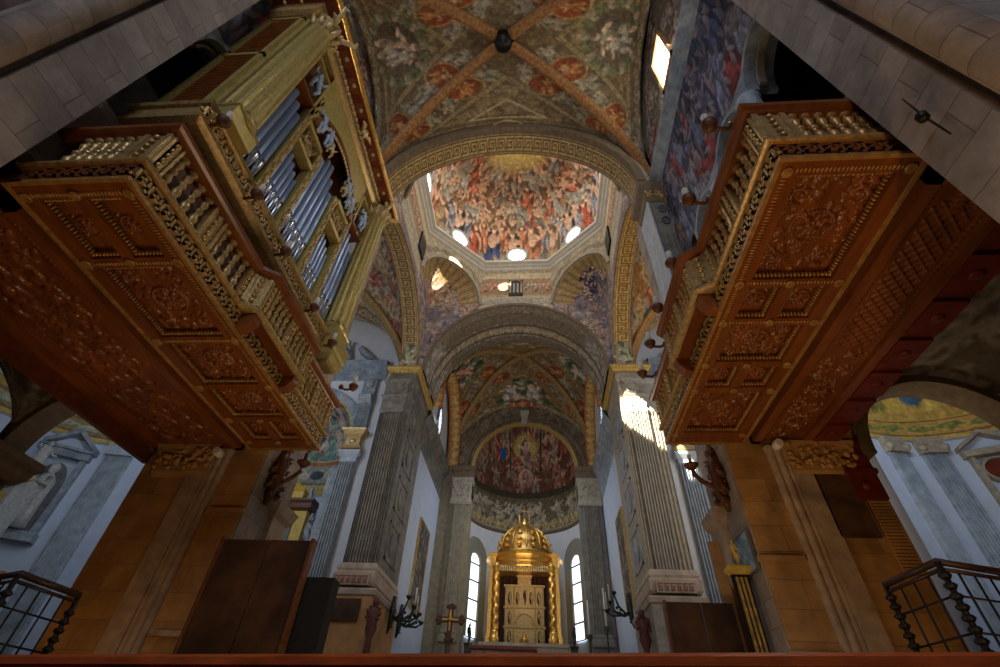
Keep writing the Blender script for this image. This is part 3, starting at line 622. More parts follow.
# ================================================================ TRANSEPTS AND AISLES
for s in (-1, 1):
    warm = s > 0
    ct = Cv(300, 300, (.42, .2, .06) if warm else (.24, .14, .08))
    for q in range(260): ct.fig(random.uniform(0, 300), random.uniform(0, 300), random.uniform(24, 40), random.choice([(.12, .22, .33), (.6, .2, .07), (.6, .5, .33), (.15, .28, .12)] if warm else [(.4, .16, .12), (.33, .3, .24), (.2, .28, .12), (.42, .36, .28)]), up=random.uniform(0, 6), flesh=(.65, .43, .28) if warm else (.45, .35, .27), al=.9)
    for q in range(60): ct.scroll(random.uniform(0, 300), random.uniform(0, 300), 13, (.65, .42, .16) if warm else (.42, .33, .2), 1, 2)
    ct.grain(.15)
    groin('ceiling', s * 11.1, 14.3, 5.0, 5.2, 16.4, 4.6, ct, 200, 200, .3)
    ribs('trim_18', s * 11.1, 14.3, 5.0, 5.2, 16.4, 4.55, 'ribwarm' if warm else 'ribgold', .26, .2, .3)
    # east transept wall with a chapel opening
    cxh = s * 10.45; RH = 2.5
    def Pw(u, v, s=s):
        q = s * (6.0 + 10.5 * u); t = np.clip((q - cxh) / RH, -1, 1); zl = np.where(np.abs(q - cxh) < RH, 12.9 + RH * np.sqrt(1 - t * t), 0.); return q, 19.6 + 0 * q, zl + (22 - zl) * v
    struct(surf('wall_11', Pw, 190, 8, 'plaster', smooth=False))
    arch_face('trim_19', 'x', cxh, RH - .02, RH + .42, RH - .02, RH + .42, 12.9, 19.42, 19.62, 'bmarble')
    arch_face('trim_20', 'x', cxh, RH - .12, RH - .02, RH - .12, RH - .02, 12.9, 19.45, 19.62, 'gold_d')
    cc = Cv(260, 220, (.16, .3, .24))
    for q in range(40): cc.cloud(random.uniform(0, 260), random.uniform(90, 220), 22, (.28, .36, .3), 5)
    for q in range(34): cc.fig(random.uniform(0, 260), random.uniform(90, 210), 62, random.choice([(.5, .2, .14), (.55, .5, .42), (.2, .3, .42), (.1, .2, .14)]), flesh=(.6, .42, .32))
    cc.rect(0, 0, 260, 76, (.3, .3, .25)); cc.rinceau(0, 46, 260, 46, 12, (.5, .45, .33), 2.4)
    for x in (60, 130, 200): cc.ell(x, 46, 13, 10, 0, (.06, .08, .1))
    for y, h_, c_ in ((66, 8, (.36, .14, .07)), (74, 4, (.5, .4, .25)), (16, 8, (.55, .42, .12)), (26, 3, (.15, .12, .08)), (4, 10, (.45, .35, .12)), (0, 4, (.2, .3, .3))): cc.rect(0, y, 260, y + h_, c_)
    cc.grain(.12)
    def Pk(u, v, s=s):
        a = pi * u; t = np.clip((v - .34) / .66, 0, 1) * pi / 2; r = (RH - .1) * np.cos(t); z = np.where(v < .34, 11.0 + v / .34 * 1.9, 12.9 + (RH - .1) * np.sin(t))
        return cxh - r * np.cos(a), 19.9 + r * np.sin(a), z
    struct(surf('ceiling', Pk, 160, 130, 'fresco', cc), 'small chapel half dome painted with green and pink figures')
    struct(surf('wall_12', lambda u, v: (cxh - (RH - .1) * np.cos(pi * u), 19.9 + (RH - .1) * np.sin(pi * u), 11 * v), 40, 4, 'plaster_b'))
    # entablature with broken pediment, painted stone
    b = MB(); prof = [(0, 16.3), (.1, 16.35), (.1, 16.7), (.2, 16.75), (.22, 17.1), (.4, 17.2), (.45, 17.4), (0, 17.5)]
    b.loft([[(x, 19.6 - o_, z) for o_, z in prof] for x in (s * 6.95, s * 15)], closed=False); struct(b.build('trim_21', 'bmarble'))
    b = MB()
    for q in range(3): b.loft([[(s * (7.6 + .12 * q) , 19.5, 17.5), (s * (8.7 - .1 * q), 19.5, 18.6 - .16 * q), (s * (8.9 - .1 * q), 19.5, 18.35 - .16 * q), (s * (8.1 - .05 * q), 19.5, 17.5)], [(s * (7.6 + .12 * q), 19.3 - .07 * q, 17.5), (s * (8.7 - .1 * q), 19.3 - .07 * q, 18.6 - .16 * q), (s * (8.9 - .1 * q), 19.3 - .07 * q, 18.35 - .16 * q), (s * (8.1 - .05 * q), 19.3 - .07 * q, 17.5)]])
    struct(b.build('trim_22', 'bmarble'))
    b = MB(); b.bb((s * 7.3, 19.35, 13.1), (s * 8.0, 19.6, 16.3)); b.ell((s * 7.65, 19.3, 15.9), (.25, .12, .3)); b.loft([[(s * 7.32, y, z) , (s * 7.98, y, z)] for y, z in ((19.35, 15.2), (19.1, 15.1), (19.15, 14.9), (19.3, 14.7))], closed=False)
    for q in range(6): b.bb((s * (7.38 + q * .1), 19.3, 13.2), (s * (7.43 + q * .1), 19.36, 14.9))
    struct(b.build('trim_23', 'bmarble'))
    # transept end apse
    cx_, cy_, rr = s * 16.8, 13.4, 5.0
    ce2 = Cv(420, 200, (.55, .38, .08) if warm else (.28, .33, .26))
    for q in range(70):
        if warm: ce2.ell(random.uniform(0, 420), random.uniform(92, 135), 11, 7, random.uniform(0, 3), random.choice([(.5, .05, .04), (.05, .12, .2), (.12, .22, .05), (.6, .42, .1)]), .95); ce2.scroll(random.uniform(0, 420), random.uniform(90, 150), 10, (.12, .14, .04), 1, 1.8)
        else: ce2.fig(random.uniform(0, 420), random.uniform(90, 190), 50, random.choice([(.5, .36, .33), (.3, .4, .3), (.4, .4, .36)]), flesh=(.5, .4, .33))
    ce2.rect(0, 0, 420, 88, (.3, .24, .12) if not warm else (.5, .3, .08)); ce2.rinceau(0, 48, 420, 48, 13, (.4, .42, .33) if not warm else (.15, .22, .06), 2.6)
    for y, h_, c_ in ((76, 10, (.5, .33, .08)), (70, 3, (.2, .08, .03)), (0, 8, (.25, .3, .33)), (8, 12, (.55, .38, .1)), (22, 4, (.2, .12, .05))): ce2.rect(0, y, 420, y + h_, c_)
    ce2.grain(.12)
    def Pe(u, v, cx_=cx_, s=s):
        a = (pi + .45) * u - .45; t = np.clip((v - .42) / .58, 0, 1) * pi / 2; r = rr * np.cos(t); z = np.where(v < .42, (11.5 if s < 0 else 12.0) + v / .42 * 1.15, (12.65 if s < 0 else 13.15) + rr * np.sin(t)); return cx_ + s * r * np.sin(a), cy_ + r * np.cos(a), z
    struct(surf('ceiling', Pe, 220, 120, 'fresco', ce2))
    struct(surf('wall_13', lambda u, v, cx_=cx_, s=s: (cx_ + s * rr * np.sin((pi + .45) * u - .45), cy_ + rr * np.cos((pi + .45) * u - .45), (11.5 if s < 0 else 12.0) * v), 60, 4, 'plaster_b'))
    # aisle beside the bay
    cl = Cv(160, 160, (.09, .07, .05)); 
    for q in range(70): cl.fig(random.uniform(0, 160), random.uniform(0, 160), 30, (.17, .15, .12), up=random.uniform(0, 6), flesh=(.24, .2, .17)); 
    for q in range(40): cl.scroll(random.uniform(0, 160), random.uniform(0, 160), 12, (.22, .19, .16), 1, 2)
    groin('ceiling', s * 9.4, 5.7, 1.9, 3.2, 6.3, 1.9, cl, 90, 90)
    struct(MB().bb((s * 11.3, -3, 0), (s * 11.7, 8.9, 6.4)).build('wall_14', 'ochre'))
    def Pq(u, v, s=s):
        q = s * (7.5 + 4.2 * u); t = np.clip((q - s * 9.4) / 1.85, -1, 1); zl = np.where(np.abs(q - s * 9.4) < 1.85, 6.3 + 1.85 * np.sqrt(1 - t * t), 0.); return q, 8.95 + 0 * q, zl + (16 - zl) * v
    cq2 = Cv(60, 60, (.1, .08, .06)); cq2.grain(.3)
    struct(surf('wall_15', Pq, 90, 8, 'fresco', cq2, smooth=False))
    arch_face('trim_24', 'x', s * 9.4, 1.72, 1.95, 1.72, 1.95, 6.3, 8.7, 9.3, 'brownstone')
    b = MB(); b.bb((s * 11.1, 8.4, 0), (s * 11.5, 9.4, 5.9)); b.mould([(s * 10.95, 8.3), (s * 11.5, 8.3), (s * 11.5, 9.5), (s * 10.95, 9.5)], [(0, 5.8), (.1, 5.95), (.12, 6.1), (.2, 6.2), (.2, 6.35)])
    for q in range(7): b.tube([(s * 11.08, 8.45 + .14 * q, 0), (s * 11.08, 8.45 + .14 * q, 5.8)], .045, 6)
    struct(b.build('trim_25', 'brownstone'))
    # nave walls above the gallery
    x = s * 5.35
    cnw = Cv(420, 240, (.07, .075, .12))                # y 1.5..8.9, z 10..16.3
    for q in range(130): xx_, yy_ = random.uniform(0, 420), random.uniform(0, 240); cnw.fig(xx_, yy_, random.uniform(60, 95), random.choice([(.08, .1, .2), (.2, .22, .34), (.1, .11, .18), (.06, .07, .13), (.3, .33, .45), (.12, .13, .22), (.3, .06, .06) if q % 3 else (.3, .2, .07)]), flesh=(.24, .2, .23), al=.9)
    cnw.grain(.15)
    struct(surf('wall_16', lambda u, v: (x + 0 * u, 1.6 + 7.3 * u, 12.3 + 4.1 * v), 260, 150, 'fresco', cnw, lambda u, v: (u, .35 + .65 * v)))
    # lower wall with three arched openings: piers of fresco between
    for yc in (3.05, 4.9, 6.75):
        def Pt(u, v, yc=yc, x=x):
            q = yc - .93 + 1.86 * u; t = np.clip((q - yc) / .72, -1, 1); zl = np.where(np.abs(q - yc) < .72, 11.5 + .72 * np.sqrt(1 - t * t), 8.5); return x + 0 * q, q, zl + (12.32 - zl) * v
        struct(surf('wall_17', Pt, 64, 10, 'bmarble', smooth=False))
        arch_face('trim_26', 'y', yc, .7, .8, .7, .8, 11.5, x - s * .1, x + s * .5, 'bmarble')
        arch_face('trim_26', 'y', yc, .56, .62, .56, .62, 11.5, x + s * .1, x + s * .25, 'cmarble_d')
        for dy in (-.93, .93):
            c_ = tag(MB().lathe((x - s * .02, yc + dy, 0), [(.16, 9.0), (.13, 9.1), (.11, 9.2), (.1, 10.9), (.14, 10.95), (.12, 11.05), (.2, 11.35), (.24, 11.4), (.24, 11.5)], 12).build('marble_colonnette', 'bmarble_l'), 'slim pale colonnette between arched openings high in the %s nave wall' % ('right' if s > 0 else 'left'), 'column', 'colonnettes of the %s gallery openings' % ('right' if s > 0 else 'left')) if dy > 0 or yc < 3.5 else None
    struct(MB().bb((x + s * .6, 1.5, 8.4), (x + s * 3.4, 9, 8.6)).build('wall_18', 'dark'))
    struct(MB().bb((x + s * 3.4, 1.5, 8.4), (x + s * 3.6, 9, 14)).build('wall_18', 'dmarble'))
    struct(MB().prism([(x, 1.5), (x, 8.9), (x + s * .3, 8.9), (x + s * .3, 1.5)], 7.0, 8.6).build('wall_17', 'upper_stone'))
    b = MB(); prof = [(0, 16.15), (.1, 16.2), (.1, 16.32), (.2, 16.38), (.3, 16.45), (.32, 16.6), (0, 16.66)]
    b.loft([[(x - s * o_, y, z) for o_, z in prof] for y in (1.6, 8.6)], closed=False); struct(b.build('trim_27', 'bmarble'))
    # lunette wall with its window
    cu_ = Cv(300, 220, (.2, .18, .14))
    for q in range(90): cu_.fig(random.uniform(0, 300), random.uniform(0, 220), 44, random.choice([(.3, .3, .33), (.42, .3, .22), (.45, .42, .36), (.3, .12, .1)]), flesh=(.5, .38, .3), al=.85)
    cu_.grain(.15)
    struct(surf('wall_19', lambda u, v: (x + 0 * u, 2.1 + 6.5 * u, 16.5 + 5.2 * v), 180, 130, 'fresco', cu_))
    xs = x - s * .05; yw = 5.42; zw = 18.6
    w = struct(MB().bb((xs, yw - .5, zw - .95), (xs + s * .04, yw + .5, zw + 1.1)).build('window_%d' % (15 if s > 0 else 16), 'sunglass' if s > 0 else 'glass'))
    b = MB()
    for q in range(4): pass
    for c0, c1 in (((yw - .62, zw - 1.1), (yw - .5, zw + 1.2)), ((yw + .5, zw - 1.1), (yw + .62, zw + 1.2)), ((yw - .62, zw - 1.1), (yw + .62, zw - .95)), ((yw - .62, zw + 1.1), (yw + .62, zw + 1.25))): b.bb((xs - s * .06, c0[0], c0[1]), (xs + s * .06, c1[0], c1[1]))
    b.build('window_frame', 'ochre', w)
for s in (-1, 1):
    cf = Cv(200, 200, (.05, .06, .1))
    for q in range(60): cf.cloud(random.uniform(0, 200), random.uniform(0, 200), 26, random.choice([(.1, .13, .22), (.22, .2, .22), (.06, .07, .12), (.28, .18, .15)]), 6)
    struct(surf('wall_16', lambda u, v, s=s: (s * 5.9 + 0 * u, -4 + 5.6 * u, 5 + 13 * v), 90, 120, 'fresco', cf))
# far west half of the nave: plain walls behind the camera
for s in (-1, 1): struct(MB().bb((s * 6.5, -12, 0), (s * 6.8, 1.2, 22)).build('wall_20', 'upper_stone'))
wallbox('ceiling', (-6.5, -12, 21.5), (6.5, 2.1, 21.8), 'dark')
# ================================================================ PIERS AND PILASTERS
def flute_poly(x0, x1, y, n, d=.06, dirn=-1):           # corrugated line from x0 to x1 at depth y, bulging towards dirn
    pts = []; w = (x1 - x0) / n
    for i in range(n): pts += [(x0 + w * (i + .0), y), (x0 + w * (i + .3), y), (x0 + w * (i + .42), y - dirn * d), (x0 + w * (i + .88), y - dirn * d)]
    return pts + [(x1, y)]
def rect(x0, y0, x1, y1): return [(min(x0, x1), min(y0, y1)), (max(x0, x1), min(y0, y1)), (max(x0, x1), max(y0, y1)), (min(x0, x1), max(y0, y1))]
side = {-1: 'left', 1: 'right'}
for s in (-1, 1):
    # near pier, rising past the camera
    g = 2.5 if s > 0 else 2.22; g2 = 1.86 if s > 0 else 1.56; W_ = 4.9 if s > 0 else 5.0
    t = thing('stone_pier', 'tall grey ashlar pier rising out of the top %s corner of the picture' % side[s], 'pier', (s * 5.6, 1.6, 0))
    MB().prism(rect(s * W_, g2, s * 6.6, g), 0, 23).build('shaft', 'upper_stone', t)
    MB().prism(rect(s * (W_ + .16), g2 - .12, s * 6.6, g2), 0, 23).build('recess', 'upper_stone', t)
    b = MB(); rc = .2; yc = g2 - .12 - rc + .05
    b.prism([(s * (W_ + .12) + rc * cos(a) * 1., yc + rc * sin(a)) for a in [2 * pi * k / 20 for k in range(20)]], 0, 23); 
    b.smooth = [True] * len(b.smooth); b.build('colonette', 'upper_stone', t)
    MB().prism(rect(s * (W_ + .2), yc - .1, s * 6.6, g2 - .1), 0, 23).build('core', 'upper_stone', t)
    # crossing west pier, carrying the far end of the gallery
    zb = 6.62 if s > 0 else 6.5
    t = thing('crossing_pier', 'broad ochre-lit stone pier under the far end of the %s gallery' % side[s], 'pier', (s * 6.2, 9.8, 0))
    MB().prism([(s * 4.9, 8.9), (s * 5.66, 8.9), (s * 5.66, 8.98), (s * 6.02, 8.98), (s * 6.02, 8.86), (s * 6.4, 8.86), (s * 6.4, 8.9), (s * 7.55, 8.9), (s * 7.55, 10.5), (s * 4.9, 10.5)], 0, 16.3).build('shaft', 'pier_stone', t)
    struct_in = MB().prism(rect(s * 4.87, 8.93, s * 4.9, 10.5), 0, 16.3).build('inner_face', 'upper_stone', t)  # grey slab for the side the painted-in lamplight misses
    for k, (cx, r) in enumerate(((5.73, .075), (5.87, .085), (5.99, .06))):
        b = MB(); b.lathe((s * cx, 8.9, 0), [(r * 1.3, 0), (r * 1.3, .2), (r, .3), (r, zb - .45), (r * 1.2, zb - .4), (r, zb - .35), (r * 1.5, zb - .15), (r * 1.6, zb - .1)], 14).build('colonette', 'roll', t)
    MB().prism(rect(s * 6.03, 8.83, s * 6.4, 8.9), 0, zb - .15).build('edge_strip', 'roll', t)
    b = MB()                                              # weathered leaf capital under the wood
    b.loft([[(s * (6.05 - q), 8.84 - q, z), (s * (7.2 + q), 8.84 - q, z), (s * (7.2 + q), 9.0, z), (s * (6.05 - q), 9.0, z)] for q, z in ((0, zb - .75), (.03, zb - .65), (.02, zb - .5), (.1, zb - .2), (.14, zb - .05))])
    for q in range(60): b.ell((s * random.uniform(6.0, 7.25), 8.78 - random.uniform(0, .06), random.uniform(zb - .6, zb - .08)), (random.uniform(.04, .1), .05, random.uniform(.03, .08)), 6, 4, rotm(0, random.uniform(-1, 1), 0))
    b.build('capital', 'pier_stone', t)
    for z in (4.3 if s > 0 else 5.0, 2.9): MB().prism(rect(s * 4.84, 8.82, s * 5.6, 8.95), z, z + .09).build('string_course', 'roll' if z < 3 else 'pier_stone', t)
    # painted grisaille pilaster above, flanking the near crossing arch
    t = thing('painted_pilaster', 'blue-grey painted pilaster beside the %s springing of the near arch' % side[s], 'pilaster', (s * 5.0, 8.8, 8.6))
    MB().prism(rect(s * 4.82, 8.62, s * 5.6, 8.92), 8.6, 15.4).build('shaft', 'flute_l', t); MB().prism(rect(s * 4.79, 8.6, s * 4.83, 9.7), 8.6, 15.4).build('pale_edge', 'bmarble_l', t)
    b = MB()
    for q, w in ((5.42, .07), (5.58, .09)): b.lathe((s * q, 8.5, 0), [(w, 8.6), (w, 16.2)], 14)
    b.build('slender_shaft', 'bmarble_l', t)
    b = MB()
    for q in range(4): b.bb((s * (4.9 + .17 * q), 8.58, 8.7), (s * (4.98 + .17 * q), 8.63, 13.6))
    for a_ in (4.86, 5.5): b.bb((s * a_, 8.57, 8.7), (s * (a_ + .04), 8.63, 15.2))
    b.build('painted_flutes', 'flute_d', t)
    b = MB()
    for q in range(2): b.tube([(s * (5.2 + (.16 - .12 * k / 24) * cos(k * .4)), 8.59, 14.9 - q * .65 + (.24 - .18 * k / 24) * sin(k * .4)) for k in range(25)], .03, 5)
    b.build('scroll_ornament', 'dmarble', t)
    MB().mould(rect(s * 4.8, 8.6, s * 5.7, 9.6), [(0, 15.35), (.05, 15.5), (.06, 15.8), (.16, 16.0), (.2, 16.1), (.22, 16.35)]).build('capital', 'brownstone', t)
    b = MB()
    for q in range(40): b.ell((s * random.uniform(4.8, 5.7), 8.54, random.uniform(15.5, 16.0)), (.07, .05, .06), 6, 4)
    b.build('leaf_carving', 'gold_d', t)
    # crossing east pier: fluted clustered pilasters
    t = thing('fluted_pier', 'tall clustered fluted grey pier at the %s of the presbytery arch' % side[s], 'pier', (s * 5.9, 20, 0))
    XE = 6.5 if s < 0 else 6.75; core = rect(s * 5.1, 18.8, s * XE, 22.1)
    MB().prism(core, 0, 16.0).build('core', 'marble' if s < 0 else 'cmarble_d', t)
    x0, x1 = (s * 5.38, s * 6.2)
    fp = flute_poly(min(x0, x1), max(x0, x1), 18.58, 7, .09); MB().prism(fp + [(max(x0, x1), 18.82), (min(x0, x1), 18.82)], 6.9, 13.75).build('fluted_shaft', 'flute_l' if s < 0 else 'cmarble', t)
    for (a_, c_, n_) in ((5.14, 5.34, 2), (6.24, XE - .02, 3)):
        x0, x1 = sorted((s * a_, s * c_)); fp = flute_poly(x0, x1, 18.7, n_, .08); MB().prism(fp + [(x1, 18.82), (x0, 18.82)], 6.9, 13.75).build('side_flutes', 'flute_d' if s < 0 else 'cmarble_d', t)
    b = MB(); b.mould(rect(s * 5.38, 18.62, s * 6.2, 18.9), [(.02, 13.7), (.06, 13.8), (.02, 13.95), (.05, 14.1), (.04, 14.5), (.12, 14.65), (.02, 14.75), (.03, 15.4), (.1, 15.5), (.12, 15.62)])
    b.mould(rect(s * 6.28, 18.7, s * (XE - .02), 18.9), [(.0, 13.7), (.05, 13.8), (.02, 14.1), (.04, 14.5), (.12, 14.65), (.02, 14.8), (.02, 15.3), (.12, 15.5), (.14, 15.62)])
    for q in (-1, 1): b.tube([(s * 5.79 + q * (.2 + .14 * cos(k * .5) * (1 - k / 20)), 18.58, 15.1 + .16 * sin(k * .5) * (1 - k / 20)) for k in range(16)], .03, 5)
    b.ell((s * 5.79, 18.58, 15.1), (.12, .06, .22))
    for q in range(46): b.ell((s * random.uniform(5.4, 6.2), 18.56, random.uniform(14.72, 15.5)), (random.uniform(.03, .07), .05, random.uniform(.05, .12)), 6, 4, rotm(0, random.uniform(-1, 1), 0))
    for q in range(30): b.ell((s * random.uniform(5.42, 6.16), 18.58, random.uniform(14.05, 14.5)), (.04, .04, .08), 6, 4)
    b.build('capital', 'flute_l' if s < 0 else 'cmarble', t)
    b = MB(); cp_ = rect(s * 5.0, 18.6, s * (XE - .1), 22.15); b.mould(cp_, [(.02, 16.06), (.1, 16.12), (.13, 16.22), (.19, 16.3), (.19, 16.38)])
    for q in range(14): b.ell((s * (4.98 + .12 * q), 18.57, 16.0), (.05, .03, .06), 6, 4)
    for q in range(26): b.ell((s * 4.97, 18.7 + .13 * q, 16.0), (.03, .05, .06), 6, 4)
    b.build('gilt_cornice', 'gold_d', t)
    MB().mould(cp_, [(-.1, 15.55), (-.02, 15.62), (-.02, 16.05)]).build('architrave', 'marble' if s < 0 else 'cmarble_d', t)
    b = MB(); b.mould(rect(s * 5.1, 18.6, s * XE, 22.1), [(.04, 6.1), (.1, 6.2), (.1, 6.55), (.04, 6.62), (.08, 6.7), (.02, 6.9)]); b.build('base', 'roll', t)
    b = MB(); b.bb((s * 5.2, 18.4, 6.1), (s * 6.6, 18.62, 6.48)); b.build('frieze_band', 'roll', t)
    b = MB()
    for q in range(6):
        x = 5.28 + q * .215; z = 6.16
        for (a0, c0, a1, c1) in ((0, .22, .17, .25), (0, 0, .03, .25), (0, 0, .12, .03), (.09, 0, .12, .15), (.06, .12, .12, .15)): b.bb((s * (x + a0), 18.37, z + c0), (s * (x + a1), 18.41, z + c1))
    b.build('red_key_pattern', 'redpaint', t)
    MB().prism(rect(s * 4.95, 18.5, s * (XE + .1), 22.2), 0, 5.95).build('pedestal', 'ochre' if s < 0 else 'cmarble_d', t)
    MB().mould(rect(s * 4.95, 18.5, s * (XE + .1), 22.2), [(0, 5.75), (.06, 5.8), (.08, 5.95), (.02, 6.02)]).build('pedestal_moulding', 'roll', t)
    if s < 0: MB().bb((-6.65, 18.42, 4.95), (-5.35, 18.5, 5.65)).build('dark_panel', 'panel', t)
    b = MB()                                              # carved panels on the inner face
    for z in (7.3, 9.3, 11.3, 13.1):
        b.bb((s * 5.1, 19.3, z), (s * 5.06, 19.45, z + 1.5)); b.bb((s * 5.1, 20.9, z), (s * 5.06, 21.05, z + 1.5)); b.bb((s * 5.1, 19.3, z + 1.4), (s * 5.06, 21.05, z + 1.5)); b.bb((s * 5.1, 19.3, z), (s * 5.06, 21.05, z + .1)); b.ell((s * 5.07, 20.15, z + .75), (.04, .4, .5))
    b.build('inner_panels', 'marble' if s < 0 else 'bmarble', t)
    # apse pilaster
    xi, xo = (-3.15, -4.45) if s < 0 else (3.72, 5.15)
    t = thing('apse_pilaster', 'fluted pilaster at the %s edge of the apse arch' % side[s], 'pilaster', ((xi + xo) / 2, 29.3, 4))
    mm = 'sandmarble' if s < 0 else 'flute_d'
    a_, c_ = sorted((xi, xo)); MB().prism(rect(a_, 29.15, c_, 29.9), 4, 16.0).build('core', mm, t)
    fp = flute_poly(a_ + .28, c_ - .28, 28.98, 6, .09); MB().prism(fp + [(c_ - .28, 29.2), (a_ + .28, 29.2)], 6.6, 13.6).build('fluted_shaft', 'sandmarble_l' if s < 0 else 'flute_l', t)
    MB().mould(rect(a_ + .26, 29.0, c_ - .26, 29.3), [(.02, 6.0), (.12, 6.05), (.1, 6.3), (.04, 6.4), (.06, 6.5), (0, 6.62)]).build('base', mm, t)
    b = MB(); b.mould(rect(a_, 29.0, c_, 29.9), [(0, 13.5), (.04, 13.6), (.04, 13.8), (0, 13.9), (0, 15.0), (.06, 15.1), (.06, 15.3)])
    for q in range(16): b.ell((random.uniform(a_ + .1, c_ - .1), 28.98, random.uniform(14.0, 14.9)), (.12, .05, .06), 6, 4, rotm(0, random.uniform(0, 3), 0))
    b.build('capital', 'cmarble_d', t)
    MB().mould(rect(a_ - .1, 29.0, c_ + .1, 29.9), [(-.1, 15.3), (-.06, 15.75), (.06, 15.85), (.1, 16.0), (.12, 16.1)]).build('impost', 'brownstone', t)
    # transept pilaster beside the chapel
    t = thing('transept_pilaster', 'slender fluted blue-grey pilaster behind the %s crossing pier' % side[s], 'pilaster', (s * 7.4, 19.4, 0))
    x0, x1 = sorted((s * 7.35, s * 8.05)); fp = flute_poly(x0, x1, 19.33, 6, .09); MB().prism(fp + [(x1, 19.6), (x0, 19.6)], 4, 11.45).build('fluted_shaft', 'flute_b', t)
    b = MB(); b.mould(rect(x0, 19.35, x1, 19.6), [(0, 11.45), (.05, 11.5), (.03, 11.65), (.16, 11.9), (.18, 12.0)])
    for q in (x0 - .06, x1 + .06): b.lathe((q, 19.5, 11.83), [(.02, -.25), (.13, -.2), (.13, 0)], 12, axis=1)
    b.build('capital', 'bmarble_l', t)
    b = MB(); b.mould(rect(x0, 19.3, x1, 19.6), [(0, 12.05), (.12, 12.1), (.1, 12.25), (0, 12.3), (0, 12.75), (.1, 12.85), (.22, 13.0), (.26, 13.1)]); b.ell((s * 7.7, 19.27, 12.53), (.16, .05, .14)); b.build('gilt_block', 'gwood', t)
    b = MB(); x0, x1 = sorted((s * 8.1, s * 8.45)); b.prism(rect(x0, 19.45, x1, 19.62), 0, 11.2); b.build('plain_strip', 'bmarble', t)
# ================================================================ GALLERIES
def greek(b, P0, du, dn, L, hgt, n):                    # raised Greek key made of straight bars; P0 corner, du along, z up, dn outwards
    P0, du, dn = np.array(P0, float), np.array(du, float), np.array(dn, float); w = L / n; th = hgt * .15
    def bar(u0, z0, u1, z1):
        p = [P0 + du * u + np.array([0, 0, z]) + dn * q for q in (0, .03) for u, z in ((u0, z0), (u1, z0), (u1, z1), (u0, z1))]
        b.add([tuple(x) for x in p], [(0, 1, 2, 3), (4, 5, 6, 7), (0, 1, 5, 4), (1, 2, 6, 5), (2, 3, 7, 6), (3, 0, 4, 7)])
    h = hgt; t2 = th / 2
    for k in range(n):
        o = k * w; P = [(-.2, 0), (0, 0), (0, 1), (.78, 1), (.78, .3), (.3, .3), (.3, .66), (.5, .66)]
        for (xa, za), (xb, zb_) in zip(P[:-1], P[1:]):
            xa, xb = sorted((o + xa * w, o + xb * w)); z_a, z_b = sorted((za * (h - th) + t2, zb_ * (h - th) + t2)); bar(xa - t2 if xa == xb else xa - t2, z_a - t2, xb + t2, z_b + t2)
def relief(name, s, a0, a1, y0, y1, z, kind, parent, m='wood', T=None):
    L = max(a1 - a0, .1); D = y1 - y0; res = 95
    w = max(24, int(L * res)); h = max(24, int(D * res)); H = Ht(w, h); cx, cy = w / 2, h / 2; m0 = min(w, h)
    if kind == 'rose':
        r = m0 * .2; H.rose(cx, cy, r, .09)
        R_ = random.Random(3)
        for q in range(90):
            x, y = R_.uniform(.06, .94), R_.uniform(.06, .94)
            if math.hypot((x - .5) * w, (y - .5) * h) > m0 * .27: H.leaf(x * w, y * h, m0 * .1, R_.uniform(0, 6.28), .035)
        for sx in (-1, 1):
            for sy in (-1, 1):
                H.scroll(cx + sx * w * .3, cy + sy * h * .3, m0 * .13, sx * sy, m0 * .022, .055, 1.5); H.scroll(cx + sx * w * .14, cy + sy * h * .38, m0 * .08, -sx, m0 * .018, .024); H.scroll(cx + sx * w * .4, cy + sy * h * .12, m0 * .08, sy, m0 * .018, .024)
                H.leaf(cx + sx * w * .2, cy + sy * h * .22, m0 * .12, atan2(sy, sx), .026); H.leaf(cx + sx * w * .42, cy + sy * h * .42, m0 * .1, atan2(-sy, -sx), .024)
    elif kind == 'boss':
        H.rose(cx, cy, m0 * .27, .1)
        for k in range(4): H.leaf(cx + m0 * .38 * cos(pi / 4 + k * pi / 2), cy + m0 * .38 * sin(pi / 4 + k * pi / 2), m0 * .14, pi / 4 + k * pi / 2, .03)
    elif kind == 'lattice':
        n = 16
        yy, xx = np.mgrid[0:h, 0:w]; q = w / 5.; d1 = np.abs(((xx + yy) % q) - q / 2); d2 = np.abs(((xx - yy) % q) - q / 2)
        mk = (yy > h * .05) & (yy < h * .5) & (s > 0) & (xx > w * .16) & (xx < w * .84); H.a = np.where(mk, -.0 + .025 * np.clip(1.5 - np.minimum(np.abs(d1), np.abs(d2)) / 1.6, 0, 1), 0)
        for k in range(14 if s > 0 else 30): H.scroll(w * (.33 if k % 2 else .67), h * ((.54 + .44 * k / 14) if s > 0 else (.04 + .93 * k / 30)), m0 * .16, 1 if k % 2 else -1, m0 * .03, .055, k)
        for k in range(4): H.leaf(w * .5, h * (.02 + .015 * k), m0 * .2, pi / 2, .03)
        for e in (.06, .94):
            for k in range(int(h / 7)): H.bump(w * e, k * 7 + 3, 3, 2.6, 0, .02)
    Hh = H.a
    def P(u, v):
        i = np.clip((u * (w - 1)).round().astype(int), 0, w - 1); j = np.clip((v * (h - 1)).round().astype(int), 0, h - 1)
        return s * (a0 + (a1 - a0) * u), y0 + (y1 - y0) * v, z - Hh[j, i]
    return surf(name, P, w, h, m, parent=parent)
BAL = [(.045, 0), (.05, .03), (.022, .05), (.034, .09), (.045, .16), (.03, .24), (.02, .29), (.034, .32), (.04, .345), (.034, .37), (.02, .4), (.03, .46), (.043, .52), (.03, .58), (.022, .62), (.05, .64), (.05, .67)]
